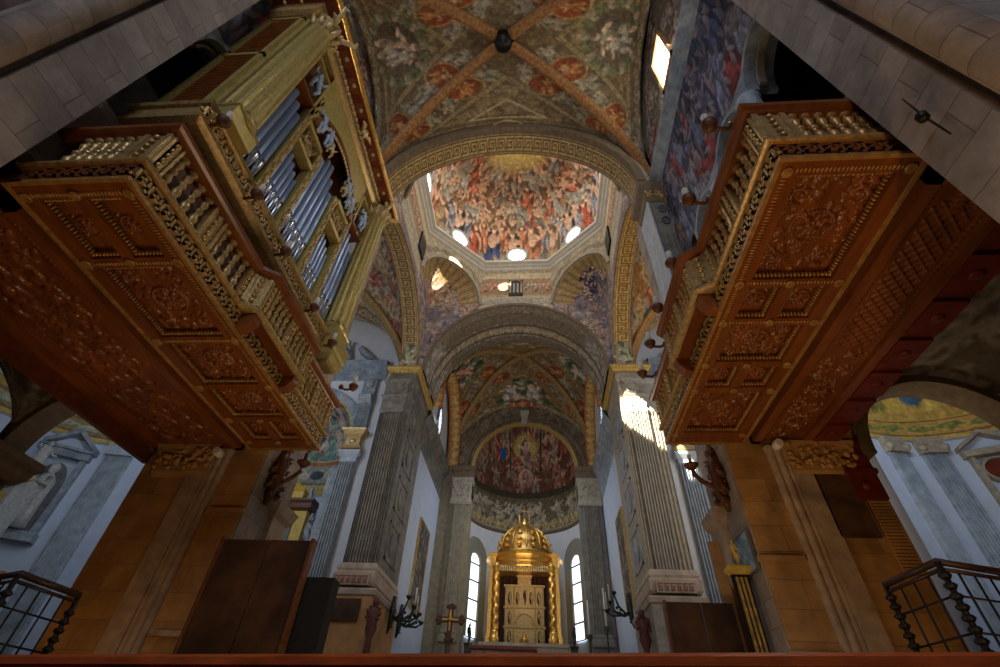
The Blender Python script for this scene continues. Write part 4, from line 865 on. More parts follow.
def gallery(s, Y0, Y1, Zb, name, label):
    G = 3.7; t = thing(name, label, 'gallery', (s * 4.8, (Y0 + Y1) / 2, Zb))
    X = lambda a: s * a
    # underside: frame of bars around recessed carved panels
    if s > 0: rows = [(2.86, 4.42, 'L'), (4.55, 5.2, 'S'), (5.34, 6.22, 'L'), (6.36, 6.95, 'S'), (7.1, 8.5, 'L')]
    else: rows = [(2.72, 3.62, 'S'), (3.78, 5.22, 'L'), (5.38, 6.5, 'L'), (6.66, 7.6, 'L'), (7.76, 8.5, 'S')]
    A0, A1 = 3.82, 5.22; zt = Zb + .17
    fr = MB(); bd = MB()
    fr.bb((X(3.75), Y0 + .05, Zb), (X(3.98), Y1 - .05, zt)); fr.bb((X(5.06), Y0, Zb), (X(5.25), Y1, zt))
    ys = [Y0 + .05] + [q for r in rows for q in r[:2]] + [Y1 - .05]
    for i in range(0, len(ys), 2): fr.bb((X(3.98), ys[i], Zb + .012), (X(5.06), ys[i + 1], zt))
    for (y0, y1, k) in rows:
        cols = [(3.98, 5.06)] if k == 'L' else [(3.98, 4.44), (4.6, 5.06)]
        if k == 'S': fr.bb((X(4.44), y0, Zb + .012), (X(4.6), y1, zt))
        for c0, c1 in cols:
            relief('carved_panel', s, c0, c1, y0, y1, zt - .01, 'rose' if k == 'L' else 'boss', t, 'wood')
            ea = .055
            n = int((y1 - y0) / .05)
            for q in range(n):
                for x in (c0 + .03, c1 - .03): bd.ell((X(x), y0 + (q + .5) * (y1 - y0) / n, Zb + .09), (.034, .019, .05), 6, 4)
            n = int((c1 - c0) / .05)
            for q in range(n):
                for y in (y0 + .03, y1 - .03): bd.ell((X(c0 + (q + .5) * (c1 - c0) / n), y, Zb + .09), (.019, .034, .05), 6, 4)
        for x in (3.84, 5.16) if k == 'L' else (3.84, 4.52, 5.16):
            for y in (y0 - .06, y1 + .06): bd.lathe((X(x), y, Zb - .03), [(.015, 0), (.02, -.005), (.035, .012), (.05, .0), (.062, .005), (.07, .035)], 12)
    for y in np.arange(Y0 + .15, Y1 - .1, .045):          # leaf-tip ornament on the frame bars
        bd.ell((X(3.84), y, Zb - .004), (.045, .014, .012), 6, 4)
    for a_ in np.arange(3.95, 5.1, .045):
        for (y0, y1, k) in rows[:3]: bd.ell((X(a_), y0 - .07, Zb + .006), (.014, .04, .014), 6, 4)
    fr.build('coffer_frame', 'wood', t); bd.build('bead_moulding', 'gwood2', t)
    MB().bb((X(3.75), Y0 + .05, zt), (X(7.3), Y1, zt + .1)).build('floor_deck', 'wood_d', t)
    # front and near side, outline with the projecting middle
    e = .0; yA, yB = (4.95, 6.75) if s > 0 else (5.0, 6.9); pj = .24
    low = [(X(5.3), Y0), (X(G), Y0), (X(G), Y1), (X(5.3), Y1)]
    out = [(X(5.3), Y0), (X(G), Y0), (X(G), yA - .18), (X(G - pj), yA), (X(G - pj), yB), (X(G), yB + .18), (X(G), Y1), (X(5.3), Y1)]
    zf = Zb + .34; zr = Zb + 1.12
    b = MB(); b.mould(low, [(-.06, Zb + .01), (-.05, Zb - .02), (0, Zb - .02), (0, Zb + .04), (-.03, Zb + .05), (-.03, zf - .03), (.02, zf - .02)], caps=False); b.build('fascia', 'gwood2', t)
    b = MB(); greek(b, (X(G - .0), Y0 + .04, Zb + .07), (0, 1, 0), (-s, 0, 0), Y1 - Y0 - .08, .22, 27); 
    b.v = [(p[0] + s * .03, p[1], p[2]) for p in b.v]; n0 = b.n
    b2 = MB(); greek(b2, (X(G + .04), Y0 + .03, Zb + .07), (s, 0, 0), (0, -1, 0), 1.4, .22, 6)
    b.build('greek_key_band', 'gwood', t); b2.build('greek_key_band', 'wood' if s > 0 else 'wood', t)
    b = MB(); b.mould(out, [(.0, zf - .02), (.05, zf), (.06, zf + .03), (.03, zf + .05), (.02, zf + .08), (-.05, zf + .1), (-.16, zf + .1), (-.16, zf - .02), (0, zf - .02)], caps=False); b.build('ledge', 'gwood', t)
    b = MB(); b.mould(out, [(-.16, zr - .04), (0, zr - .04), (.02, zr - .01), (.06, zr), (.1, zr + .03), (.11, zr + .09), (.07, zr + .12), (-.15, zr + .13), (-.16, zr - .04)], caps=False); b.build('top_rail', 'wood', t)
    # corbels carrying the projection, dark gap between
    for y in (yA + .1, yB - .18): MB().loft([[(X(3.78), y - .1, z), (X(3.78 - d), y - .1, z), (X(3.78 - d), y + .1, z), (X(3.78), y + .1, z)] for d, z in ((.08, Zb + .02), (.2, Zb + .05), (.3, Zb + .2), (.31, zf))]).build('corbel', 'wood', t)
    MB().bb((X(3.73), yA + .2, Zb + .3), (X(3.5), yB - .28, zf)).build('corbel_soffit', 'wood_d', t)
    # balustrade: posts with carved faces and groups of balusters
    z0 = zf + .1; hb = zr - .04 - z0
    def post(p, q, nrm, w=.2):                             # panelled strip between p and q (plan points)
        p, q, nrm = np.array(p), np.array(q), np.array(nrm); d = (q - p); b = MB()
        f = lambda u, o, z: (*(p + d * u + nrm * o), z)
        b.loft([[f(0, -.12, z), f(0, 0, z), f(1, 0, z), f(1, -.12, z)] for z in (z0, z0 + hb)])
        for u in (0, .82): b.loft([[f(u, 0, z), f(u, .03, z), f(u + .18, .03, z), f(u + .18, 0, z)] for z in (z0, z0 + hb)])
        for k in range(5):
            c = f(.5, .01, z0 + hb * (.12 + .19 * k)); b.ell(c, (.045, .045, .05), 8, 5)
        b.build('baluster_post', 'gwood', t)
    def bals(p, q, n):
        p, q = np.array(p), np.array(q)
        for k in range(n):
            c = p + (q - p) * (k + .5) / n; b = MB(); sc = hb / .67; b.lathe((c[0], c[1], z0), [(r * 1.5, z * sc) for r, z in BAL], 10); b.build('baluster', 'gwood' if s < 0 else 'gwood2', t)
    gx = X(G + .02); gp = X(G - pj + .02); nin = (-s, 0)
    segs = []
    def run(x, ya, yb, pattern):
        tot = sum(w for w, _ in pattern); y = ya
        for w, kind in pattern:
            y2 = y + (yb - ya) * w / tot
            if kind == 'p': post((x, y), (x, y2), nin)
            else: bals((x + s * .06, y), (x + s * .06, y2), kind)
            y = y2
    run(gx, Y0 + .02, yA - .2, [(.2, 'p'), (.75, 4), (.3, 'p'), (.75, 4), (.12, 'p')])
    run(gp, yA, yB, [(.28, 'p'), (.72, 4), (.2, 'p'), (.72, 4), (.28, 'p')]) 
    post((gx, yA - .2), (gp, yA), (-s * .8, -.6)); post((gp, yB), (gx, yB + .2), (-s * .8, .6))
    run(gx, yB + .2, Y1 - .02, [(.1, 'p'), (.7, 4), (.2, 'p'), (.7, 4), (.2, 'p')])
    if s > 0: post((X(G + .02), Y0 + .0), (X(G + .42), Y0 + .0), (0, -1)); bals((X(G + .45), Y0 + .06), (X(G + 1.4), Y0 + .06), 6); bals((X(G + .45), Y0 + .2), (X(G + 1.4), Y0 + .2), 5)
    else: post((X(G + .02), Y0 + .0), (X(G + .4), Y0 + .0), (0, -1)); bals((X(G + .42), Y0 + .06), (X(G + 1.3), Y0 + .06), 6); bals((X(G + .42), Y0 + .2), (X(G + 1.3), Y0 + .2), 5)
    MB().bb((X(G + .32), Y0 + .3, zf), (X(G + .36), Y1, zr - .02)).build('shade_board', 'wood_d', t)  # dark sheet added to stand for the darkness behind the balusters
    # lining of the bay arch: second carved soffit and its frame
    a0, a1 = (5.42, 6.55) if s > 0 else (5.42, 7.5)
    relief('carved_lining', s, a0 + .16, a1 - .16, Y0 + .35, 8.75, Zb + .03, 'lattice', t, 'wood')
    b = MB(); b.bb((X(a0), Y0 + .2, Zb - .04), (X(a0 + .16), 8.85, Zb + .14)); b.bb((X(a1 - .16), Y0 + .2, Zb - .04), (X(a1), 8.85, Zb + .14)); b.bb((X(a0), Y0 + .2, Zb - .04), (X(a1), Y0 + .38, Zb + .14)); b.bb((X(a0), 8.75, Zb - .04), (X(a1), 8.85, Zb + .14))
    b.build('lining_frame', 'wood', t)
    MB().bb((X(5.25), Y0 + .1, Zb + .1), (X(5.43), 8.85, Zb + .17)).build('gap_shade_strip', 'wood_d', t)  # solid dark strip standing for the shade in an open gap
    if s > 0:
        for k in range(7):
            y = 3.2 + k * .82; b = MB(); b.bb((X(a1 + .02), y, Zb - .05), (X(a1 + .52), y + .66, Zb + .16)); b.bb((X(a1), y + .66, Zb + .02), (X(a1 + .54), y + .82, Zb + .2)); b.lathe((X(a1 + .27), y + .33, Zb - .09), [(.03, 0), (.05, .01), (.09, .02), (.1, .04)], 12); b.build('coffer_box', 'redwood', t)
        for z in (Zb - .62, Zb - 1.2):
            b = MB(); b.bb((X(6.98), 8.78, z), (X(7.5), 8.88, z + .5)); b.bb((X(6.95), 8.74, z + .5), (X(7.53), 8.88, z + .6)); b.lathe((X(7.2), 8.72, z + .25), [(.02, 0), (.05, .01), (.09, .03), (.1, .06)], 12, axis=1); b.build('coffer_box', 'redwood', t)
    else:
        MB().bb((X(7.5), Y0 + .2, Zb - .35), (X(7.6), 8.88, Zb + .2)).build('side_board', 'wood_d', t)
    return t
gallery(-1, 2.45, 8.88, 6.4, 'organ_gallery', 'carved walnut gallery with gilt key pattern and balusters, under the pipe organ on the left')
gallery(1, 2.62, 8.93, 6.6, 'choir_gallery', 'carved walnut gallery with coffered underside and no organ on it, on the right')
# ================================================================ ORGAN
og = thing('pipe_organ', 'large gilded pipe organ with blue-lit tin pipes standing on the left gallery', 'organ', (-4.8, 5.75, 6.9))
FX = -4.22
def fbox(y0, y1, z0, z1, m, nm, d0=0., d1=.12, b=None):
    c = (b or MB()).bb((FX + d0, y0, z0), (FX - d1, y1, z1)); return c.build(nm, m, og) if b is None else c
fbox(2.75, 8.75, 6.9, 8.75, 'wood_d', 'organ_base', -.2, .9)
b = MB(); led = [(-5.4, 2.62), (-4.02, 2.62), (-4.02, 8.9), (-5.4, 8.9)]
b.mould(led, [(-.1, 8.55), (0, 8.6), (.02, 8.66), (-.02, 8.68), (-.02, 8.95), (.03, 8.97), (.06, 9.02), (.03, 9.07), (-.2, 9.08)]); b.build('console_ledge', 'gwood', og)
b = MB(); greek(b, (-4.05, 2.62, 8.7), (0, 1, 0), (1, 0, 0), 6.25, .22, 24); b.build('greek_key_band', 'gwood', og)
fbox(3.4, 8.1, 9.05, 15.0, 'wood_d', 'case_back', -.35, .6)
b = MB()                                                  # near side of the case with louvres
b.bb((-4.3, 2.82, 9.05), (-5.35, 2.9, 14.9)); b.build('side_panel', 'ogold', og)
b = MB()
for z in np.arange(9.6, 14.4, .09): b.bb((-4.5, 2.78, z), (-5.2, 2.83, z + .045))
b.build('louvre', 'wood', og)
b = MB()
for x in (-4.42, -5.25): b.bb((x, 2.74, 9.1), (x - .1, 2.84, 14.8))
for z in (9.3, 11.9, 14.5): b.bb((-4.42, 2.74, z), (-5.3, 2.84, z + .12))
b.build('side_frame', 'ogold', og)
for yc, nm in ((3.12, 'near'), (8.38, 'far')):             # big fluted columns
    b = MB(); n = 52; rings = []
    for z, r in ((9.55, .34), (9.65, .32), (14.3, .29), (14.35, .3)):
        rings.append([(-4.12 + r * (1 - .1 * (k % 4 > 1)) * cos(2 * pi * k / n), yc + r * (1 - .1 * (k % 4 > 1)) * sin(2 * pi * k / n), z) for k in range(n)])
    b.loft(rings); b.build('fluted_column', 'ogold', og)
    b = MB(); b.mould(rect(-4.42, yc - .33, -3.82, yc + .33), [(0, 9.0), (0, 9.35), (.03, 9.38)]); b.lathe((-4.12, yc, 9.35), [(.36, 0), (.37, .06), (.3, .1), (.34, .16), (.28, .22)], 20)
    b.mould(rect(-4.42, yc - .36, -3.76, yc + .36), [(-.12, 8.28), (-.05, 8.32), (0, 8.45), (0, 8.6), (.03, 8.65), (.03, 9.0)]) if nm == 'far' else None
    b.build('column_base', 'ogold', og)
    b = MB(); b.lathe((-4.12, yc, 14.3), [(.25, 0), (.27, .05), (.24, .08), (.28, .3), (.36, .55)], 18)
    for k in range(10):
        a = k * pi / 5; b.tube([(-4.12 + .27 * cos(a), yc + .27 * sin(a), 14.4), (-4.12 + .34 * cos(a), yc + .34 * sin(a), 14.6), (-4.12 + .44 * cos(a), yc + .44 * sin(a), 14.72), (-4.12 + .42 * cos(a), yc + .42 * sin(a), 14.62)], [.07, .06, .04, .03], 6)
    for k in range(8): a = k * pi / 4 + .3; b.ell((-4.12 + .36 * cos(a), yc + .36 * sin(a), 14.75), .07, 7, 5)
    for sy in (-1, 1): b.tube([(-3.85, yc + sy * .15, 14.7), (-3.62, yc + sy * .3, 14.8), (-3.5, yc + sy * .42, 14.95), (-3.45, yc + sy * .36, 15.02)], [.08, .06, .05, .03], 7)
    b.build('leafy_capital', 'cream_gold', og)
Yb = 3.42; bays = [(.78, 4, 12.75, 12.15), (.16,), (.74, 5, 11.4, 10.9), (.16,), (1.02, 5, 13.1, 12.2), (.16,), (.74, 5, 11.4, 10.9), (.16,), (.78, 4, 12.75, 12.15)]
y = Yb; info = []
sc_ = (8.1 - Yb) / sum(q[0] for q in bays)
for k, q in enumerate(bays):
    w = q[0] * sc_
    if len(q) == 1:
        b = MB(); ztop = 13.6 if k in (1, 7) else 12.4; b.bb((FX + .03, y, 9.1), (FX - .2, y + w, ztop))
        b.build('carved_strip', 'ogold', og)
        b = MB()
        for z in np.arange(9.25, ztop - .1, .1): b.ell((FX + .05, y + w / 2 + .035 * sin(z * 14), z), (.03, .045, .04), 6, 4, rotm(z * 9, 0, 0))
        b.build('gilt_foliage', 'gwood', og)
    else:
        n, zt, zl = q[1:]; pw = w / n; dirn = 1 if k in (0,) else (-1 if k == 8 else 0)
        for i in range(n):
            f = i / (n - 1)
            if dirn: zz = zl + (zt - zl) * (1 - f if dirn < 0 else 1 - f)
            elif k == 4: zz = zt - abs(f - .4) * 1.4
            else: zz = zt - (f if k == 2 else 1 - (1 - f)) * .5
            r = pw * (.49 if k == 4 or dirn else .46); zm = 9.95 + (.12 if k == 4 else 0) + .08 * abs(f - .5)
            b = MB(); c = (FX - .12, y + pw * (i + .5), 0)
            b.lathe(c, [(r * .2, 9.12), (r, zm - .02), (r, zm), (r, zz), (r * .8, zz + .01), (r * .75, zz - .05)], 16); p = b.build('organ_pipe', 'tin', og)
            b = MB(); b.lathe(c, [(r * .24, 9.1), (r * 1.03, zm - .03), (r * 1.03, zm - .01)], 16); b.build('pipe_foot', 'tin_d', p)
            MB().bb((c[0] + r * .7, c[1] - r * .45, zm - .02), (c[0] + r * 1.04, c[1] + r * .45, zm + .06)).build('pipe_mouth', 'wood_d', p)
        info.append((y, y + w, k))
    y += w
(yb1, yb2, _), (yc1, yc2, _), (yd1, yd2, _), (ye1, ye2, _), (yf1, yf2, _) = info
def figure(b, c, h, up=(0, 0, 1), seed=0, arms=2):        # small carved figure: body, limbs, head
    R = random.Random(seed); c = np.array(c)
    P = lambda x, y, z: tuple(c + np.array([y * h, x * h, z * h]))
    b.tube([P(0, 0, .5), P(.02, 0, .65), P(0, .01, .8), P(0, .01, .86)], [.1 * h, .12 * h, .13 * h, .05 * h], 8)
    b.ell(P(.01, .03, .94), (.07 * h, .065 * h, .085 * h), 8, 6)
    for sg in (-1, 1):
        k = R.uniform(-.1, .15); b.tube([P(.05 * sg, 0, .52), P((.1 + k) * sg, .08, .28), P((.06 + k) * sg, .02, .03), P((.06 + k) * sg, .09, 0)], [.085 * h, .065 * h, .04 * h, .03 * h], 7)
        q = R.uniform(-.3, .3); b.tube([P(.12 * sg, 0, .82), P(.24 * sg, .05, .7 + q * .4), P(.3 * sg, .12, .75 + q)], [.05 * h, .04 * h, .03 * h], 6)
    b.tube([P(-.14, .04, .85), P(0, .1, .6), P(.12, .08, .4), P(.22, 0, .3)], [.03 * h, .06 * h, .07 * h, .03 * h], 6)
for (a_, c_) in ((yb1, yb2), (yf1, yf2)):                  # niches over the outer flats
    fbox(a_, c_, 12.85, 12.95, 'wood', 'shelf', .03, .3); fbox(a_, c_, 12.95, 14.2, 'wood_d', 'niche', -.1, .3)
    b = MB()
    for yy in (a_, c_ - .07): b.bb((FX + .06, yy, 12.9), (FX - .1, yy + .07, 14.2))
    b.bb((FX + .06, a_, 14.15), (FX - .1, c_, 14.25)); b.build('niche_frame', 'ogold', og)
    b = MB(); figure(b, (FX + .05, (a_ + c_) / 2, 13.0), .85, seed=int(a_ * 10)); b.build('carved_cherub', 'bstone', og)
for (a_, c_) in ((yc1, yc2), (ye1, ye2)):
    MB().bb((FX + .05, a_, 11.55), (FX - .2, c_, 11.68)).build('shelf', 'ogold', og); MB().bb((FX + .05, a_, 12.35), (FX - .2, c_, 12.5)).build('shelf', 'ogold', og)
    b = MB()
    for i in range(14): b.tube([(FX, random.uniform(a_ + .05, c_ - .05), random.uniform(11.7, 12.3)) for _ in range(3)], .022, 5)
    b.build('gilt_foliage', 'gwood', og)
ym = (yd1 + yd2) / 2; Ra = (ye2 - yc1) / 2 - .02; zs_ = 12.55
b = MB(); rings = []
for k in range(41):
    a = pi * k / 40; rings.append([(FX + .04, ym + r * cos(a), zs_ + (r - 0) * sin(a) * .86) for r in (Ra - .12, Ra)] + [(FX + .12, ym + Ra * cos(a), zs_ + Ra * .86 * sin(a)), (FX + .12, ym + (Ra - .12) * cos(a), zs_ + (Ra - .12) * .86 * sin(a))])
b.loft(rings); b.build('arch_moulding', 'wood', og)
def Psp(u, v):
    q = yc1 - .18 + (ye2 - yc1 + .36) * u; t_ = np.clip((q - ym) / Ra, -1, 1); zl = zs_ + Ra * .86 * np.sqrt(1 - t_ * t_); return FX + .03 + 0 * q, q, zl + (14.75 - zl) * v
surf('spandrel', Psp, 80, 6, 'ogold', parent=og, smooth=False)
for i, yy in enumerate((yc1 + .25, yc1 + .65, ye2 - .65, ye2 - .3)): b = MB(); figure(b, (FX + .05, yy, 12.55 + (.1 if i in (1, 2) else 0)), .8, seed=i + 3); b.build('carved_angel', 'bstone', og)
b = MB()
for i in range(34): a = pi * i / 33; b.ell((FX + .08, ym + (Ra - .22) * cos(a), zs_ + (Ra - .22) * .86 * sin(a)), (.04, .07, .05), 6, 4)
for yy in (yd1 - .05, yd2 + .05): figure(b, (FX + .12, yy, 12.5), .55, seed=int(yy * 9))
b.build('gilt_foliage', 'cream_gold', og)
# entablature
ent = [(-5.5, 2.62), (-4.08, 2.62), (-4.08, 8.9), (-5.5, 8.9)]
b = MB(); b.mould(ent, [(-.1, 14.7), (0, 14.75), (.04, 14.8), (.0, 14.84), (0, 15.12), (.05, 15.15)]); b.build('frieze', 'gwood', og)
b = MB()
for yy in np.arange(3.6, 8.0, .17): b.tube([(-4.05, yy, 14.9), (-4.03, yy + .05, 15.02), (-4.03, yy + .1, 14.88), (-4.05, yy + .13, 14.95)], [.035, .045, .035, .02], 6)
b.build('gilt_foliage', 'cream_gold', og)
b = MB(); b.bb((-3.75, 2.48, 15.14), (-5.5, 8.95, 15.26)); b.build('cornice_soffit', 'redwood', og)
b = MB()
for k in range(9): 
    yy = 3.2 + k * .66; MB().lathe((-3.88, yy, 15.08), [(.02, -.02), (.035, 0), (.02, .01), (.06, .03), (.065, .06)], 10).build('rosette', 'cream_gold', og)
for x in (-4.62, -5.05): MB().lathe((x, 2.54, 15.12), [(.02, -.02), (.03, 0), (.06, .03), (.07, .05)], 10).build('rosette', 'cream_gold', og)
b = MB()
for k in range(9): b.mould(rect(-3.8, 3.0 + k * .66, -3.98, 3.4 + k * .66), [(-.0, 15.13), (.015, 15.12), (.03, 15.16)])
b.build('coffer_frame', 'wood', og)
b = MB(); b.mould([(-5.5, 2.45), (-3.72, 2.45), (-3.72, 8.98), (-5.5, 8.98)], [(-.03, 15.15), (.0, 15.13), (.015, 15.16), (.015, 15.2), (.03, 15.22), (.05, 15.34), (-.2, 15.5)]); b.build('gilt_lip', 'gold', og)
b = MB(); b.bb((-4.2, 2.8, 15.4), (-5.3, 8.6, 15.9)); b.build('top_board', 'wood_d', og)
b = MB()                                                  # crest with winged heads at the middle of the frieze and over the columns
for yy in (3.12, ym, 8.38):
    b = MB(); b.ell((-3.9, yy, 15.0), (.1, .11, .13)); 
    for sg in (-1, 1): b.tube([(-3.92, yy + .08 * sg, 14.98), (-3.85, yy + .22 * sg, 15.08), (-3.82, yy + .34 * sg, 14.98)], [.05, .07, .02], 6)
    b.tube([(-3.9, yy, 14.9), (-3.82, yy, 14.78), (-3.88, yy, 14.66)], [.06, .08, .03], 6); b.build('winged_head', 'cream_gold', og)
# ================================================================ LAMPS, SCONCES, FURNISHINGS
def candle_lamp(loc, s, label, group):
    x, y, z = loc; t = thing('candle_lamp', label, 'lamp', (x, y, z), group)
    MB().tube([(x + s * .32, y + .02, z + .02), (x + s * .22, y + .03, z - .06), (x + s * .08, y + .01, z - .07), (x, y, z - .04)], [.022, .03, .028, .02], 8).build('arm', 'carved', t)
    MB().lathe((x + s * .31, y, z), [(.05, -.05), (.06, 0), (.045, .05)], 10).build('mount', 'carved', t)
    MB().lathe((x, y, z), [(.03, -.12), (.07, -.08), (.11, -.01), (.115, .03), (.08, .05)], 14).build('cup', 'carved', t)
    MB().lathe((x, y, z), [(.05, .03), (.05, .28), (.04, .3)], 12).build('candle_tube', 'wax', t); return t
oc = ['nearest the camera', 'second from the near end', 'at the middle', 'fourth from the near end', 'at the far column']
for i, (y, z) in enumerate(((2.79, 8.72), (4.02, 8.66), (5.26, 8.68), (6.8, 8.7), (7.98, 8.72))):
    candle_lamp((-3.8, y, z), -1, 'small candle lamp on the organ ledge, %s' % oc[i], 'candle lamps along the organ ledge')
candle_lamp((-3.4, 8.9, 8.1), -1, 'small candle lamp at the far end of the left gallery rail', 'candle lamps on the gallery rails')
oc = ['at the near corner', 'beside the near balusters', 'by the first bend of the front', 'on the projecting middle', 'just past the projecting middle', 'at the far end']
for i, (y, z) in enumerate(((2.85, 7.98), (3.99, 8.0), (5.22, 8.0), (6.39, 8.1), (7.32, 8.0), (8.3, 7.98))):
    candle_lamp((3.36, y, z), 1, 'small candle lamp on the right gallery rail, %s' % oc[i], 'candle lamps on the gallery rails')
for s in (-1, 1):
    t = thing('wall_sconce', 'dark carved foliage sconce with a curved candle arm on the %s pier' % side[s], 'sconce', (s * 4.86, 9.6, 5.6))
    b = MB(); R = random.Random(5)
    x = s * 4.84
    for k in range(44):
        f = R.random(); w = .3 * sin(pi * min(1, f * 1.15 + .08)) + .03; y0 = 9.45 + R.uniform(-w, w); z0 = 5.55 + 1.2 * f
        a = R.uniform(0, 6.28); b.tube([(x, y0, z0), (x - s * .1, y0 + .09 * cos(a), z0 + .09 * sin(a)), (x - s * R.uniform(.05, .2), y0 + .17 * cos(a), z0 + .17 * sin(a))], [.05, .055, .018], 6)
    b.loft([[(x, 9.45 + w * cos(q * pi / 4), z + .0 * q) for q in range(8)] for w, z in ((.02, 5.4), (.16, 5.8), (.26, 6.3), (.16, 6.75), (.03, 6.85))]) if False else None
    b.tube([(x - s * .03, 9.45, 5.4), (x - s * .05, 9.45, 5.8), (x - s * .06, 9.45, 6.3), (x - s * .03, 9.45, 6.75)], [.04, .14, .17, .07], 8)
    b.build('carved_plate', 'carved', t)
    b = MB(); b.tube([(x - s * .05, 9.45, 5.95), (x - s * .2, 9.48, 5.92), (x - s * .36, 9.52, 6.05), (x - s * .46, 9.56, 6.2), (x - s * .48, 9.6, 6.4)], [.05, .045, .05, .045, .035], 9)
    for q in range(5): b.ell((x - s * (.1 + .09 * q), 9.48 + .03 * q, 5.95 + .035 * q * q / 2), .055, 7, 5)
    b.build('arm', 'carved', t)
    MB().lathe((x - s * .48, 9.6, 6.4), [(.03, -.06), (.09, -.02), (.15, .04), (.16, .07), (.1, .08)], 14).build('drip_pan', 'carved', t)
    MB().lathe((x - s * .48, 9.6, 6.4), [(.04, .06), (.04, .3), (.03, .31)], 10).build('candle', 'wax' if s > 0 else 'bust', t)
    # small bracket shelf with mouldings on the pier side
    t = MB().mould(rect(s * 4.9, 9.9, s * 4.8, 10.5), [(0, 4.2), (.04, 4.3), (.04, 5.3), (.12, 5.4), (.16, 5.55), (.18, 5.62)]).build('stone_bracket', 'roll')
    tag(t, 'pale moulded stone bracket on the %s pier, under the carved sconce' % side[s], 'bracket')
    # spotlight
    z = 6.62 if s > 0 else 6.38; t = thing('spotlight', 'small white cylindrical spotlight above the %s pier shafts' % side[s], 'spotlight', (s * 5.86, 8.74, z), 'spotlights under the galleries')
    b = MB(); b.lathe((s * 5.86, 8.72, z - .14), [(.075, -.1), (.085, -.1), (.09, .1), (.05, .13)], 16, axis=1); b.build('housing', 'white', t)
    MB().tube([(s * 5.86, 8.74, z - .06), (s * 5.86, 8.76, z + .02)], .015, 6).build('bracket', 'iron', t)
def scandelabrum(c, s, label):
    t = thing('bronze_candelabrum', label, 'candelabrum', c); x, y, z = c
    b = MB(); b.tube([(x, y, z - .9), (x - s * .06, y, z - .6), (x - s * .1, y, z - .1), (x - s * .05, y, z + .4)], [.03, .1, .13, .05], 8)
    for k in range(14): a = k * 1.3; b.tube([(x - s * .08, y, z - .7 + k * .075), (x - s * .16, y + .14 * cos(a), z - .66 + k * .08)], [.05, .02], 5)
    b.build('backplate', 'bronze', t)
    for q, (dy, dx, dz) in enumerate(((-.35, .75, .25), (.35, .85, .05), (0, 1.05, -.35))):
        m = MB(); m.tube([(x - s * .08, y, z - .3), (x - s * dx * .4, y + dy * .5, z - .45), (x - s * dx * .8, y + dy * .9, z - .3 + dz * .5), (x - s * dx, y + dy, z + dz)], [.05, .045, .045, .035], 7)
        for k in range(4): m.ell((x - s * dx * (.3 + .2 * k), y + dy * (.3 + .2 * k), z - .42 + .06 * k), .06, 6, 4)
        a_ = m.build('arm', 'bronze', t)
        MB().lathe((x - s * dx, y + dy, z + dz), [(.03, -.05), (.08, 0), (.12, .06), (.13, .09)], 12).build('cup', 'bronze', a_)
        MB().lathe((x - s * dx, y + dy, z + dz), [(.028, .06), (.022, .75), (.005, .78)], 8).build('candle', 'wax', a_)
scandelabrum((-4.85, 20.8, 5.9), -1, 'dark bronze branched candelabrum on the left presbytery pier')
scandelabrum((4.95, 22.3, 6.6), 1, 'dark bronze branched candelabrum on the right presbytery pier')
scandelabrum((-5.21, 23.6, 6.2), -1, 'smaller bronze candelabrum below the left presbytery painting')
for s, y, z in ((-1, 18.25, 5.0), (1, 19.3, 5.1)):
    t = thing('carved_bust', 'red-brown carved figure bracket at the foot of the %s fluted pier' % side[s], 'sculpture', (s * 4.7, y, z))
    b = MB(); x = s * 4.72; b.loft([[(x + .7 * w * cos(q * pi / 5), y + w * .5 * sin(q * pi / 5), z + h) for q in range(10)] for w, h in ((.1, -1.2), (.18, -1.0), (.14, -.6), (.3, -.3), (.22, 0), (.34, .2), (.12, .4))], sm=True)
    b.ell((x - s * .02, y - .02, z + .5), (.12, .13, .16)); 
    for k in range(9): a = k * .7; b.ell((x + .22 * cos(a), y - .05, z + .15 + .22 * sin(a)), (.07, .05, .1), 7, 5, rotm(0, a, 0))
    b.build('figure', 'bust', t)
    MB().box((x, y, z - 1.6), (.36, .36, .9)).build('plinth', 'wood', t)
# dark boards either side
t = thing('wooden_screen', 'tall dark brown wooden screen in front of the left pier', 'screen', (-3.6, 8.0, 0))
MB().bb((-4.37, 7.96, 0), (-3.58, 8.04, 4.2)).build('board', 'panel', t); MB().bb((-3.56, 7.96, 0), (-2.84, 8.04, 4.2)).build('board', 'panel', t)
b = MB(); b.bb((-4.43, 7.93, 0), (-4.37, 8.07, 4.23)); b.bb((-2.84, 7.93, 0), (-2.79, 8.07, 4.23)); b.build('edge_strip', 'carved', t)
MB().bb((-3.0, 8.2, 0), (-2.38, 8.5, 3.7)).build('covered_box', 'black'); tag(bpy.data.objects['covered_box'], 'plain black cloth covered box beside the left wooden screen', 'box')
b = MB(); b.tube([(-2.34, 8.5, 0), (-2.34, 8.5, 3.7), (-2.2, 8.5, 3.86), (-2.05, 8.5, 3.7), (-2.05, 8.5, 0)], .06, 8)
t = thing('wooden_screen', 'low brown wooden screen in front of the right fluted pier', 'screen', (3.95, 10, 0))
MB().bb((3.37, 9.96, 0), (4.0, 10.04, 3.88)).build('board', 'panel', t); MB().bb((4.02, 9.96, 0), (4.58, 10.04, 3.88)).build('board', 'panel', t)
MB().bb((3.32, 9.93, 0), (3.37, 10.07, 3.9)).build('edge_strip', 'carved', t)
t = thing('door_leaf', 'tall narrow orange-lit door leaf standing open behind the right screen', 'door', (4.65, 10.3, 0))
MB().bb((4.55, 10.3, 0), (4.76, 10.36, 5.1)).build('leaf', 'ochre', t); MB().bb((4.76, 10.28, 0), (4.84, 10.38, 5.1)).build('edge', 'wood', t)  # ochre carries the orange lamplight on this wooden leaf
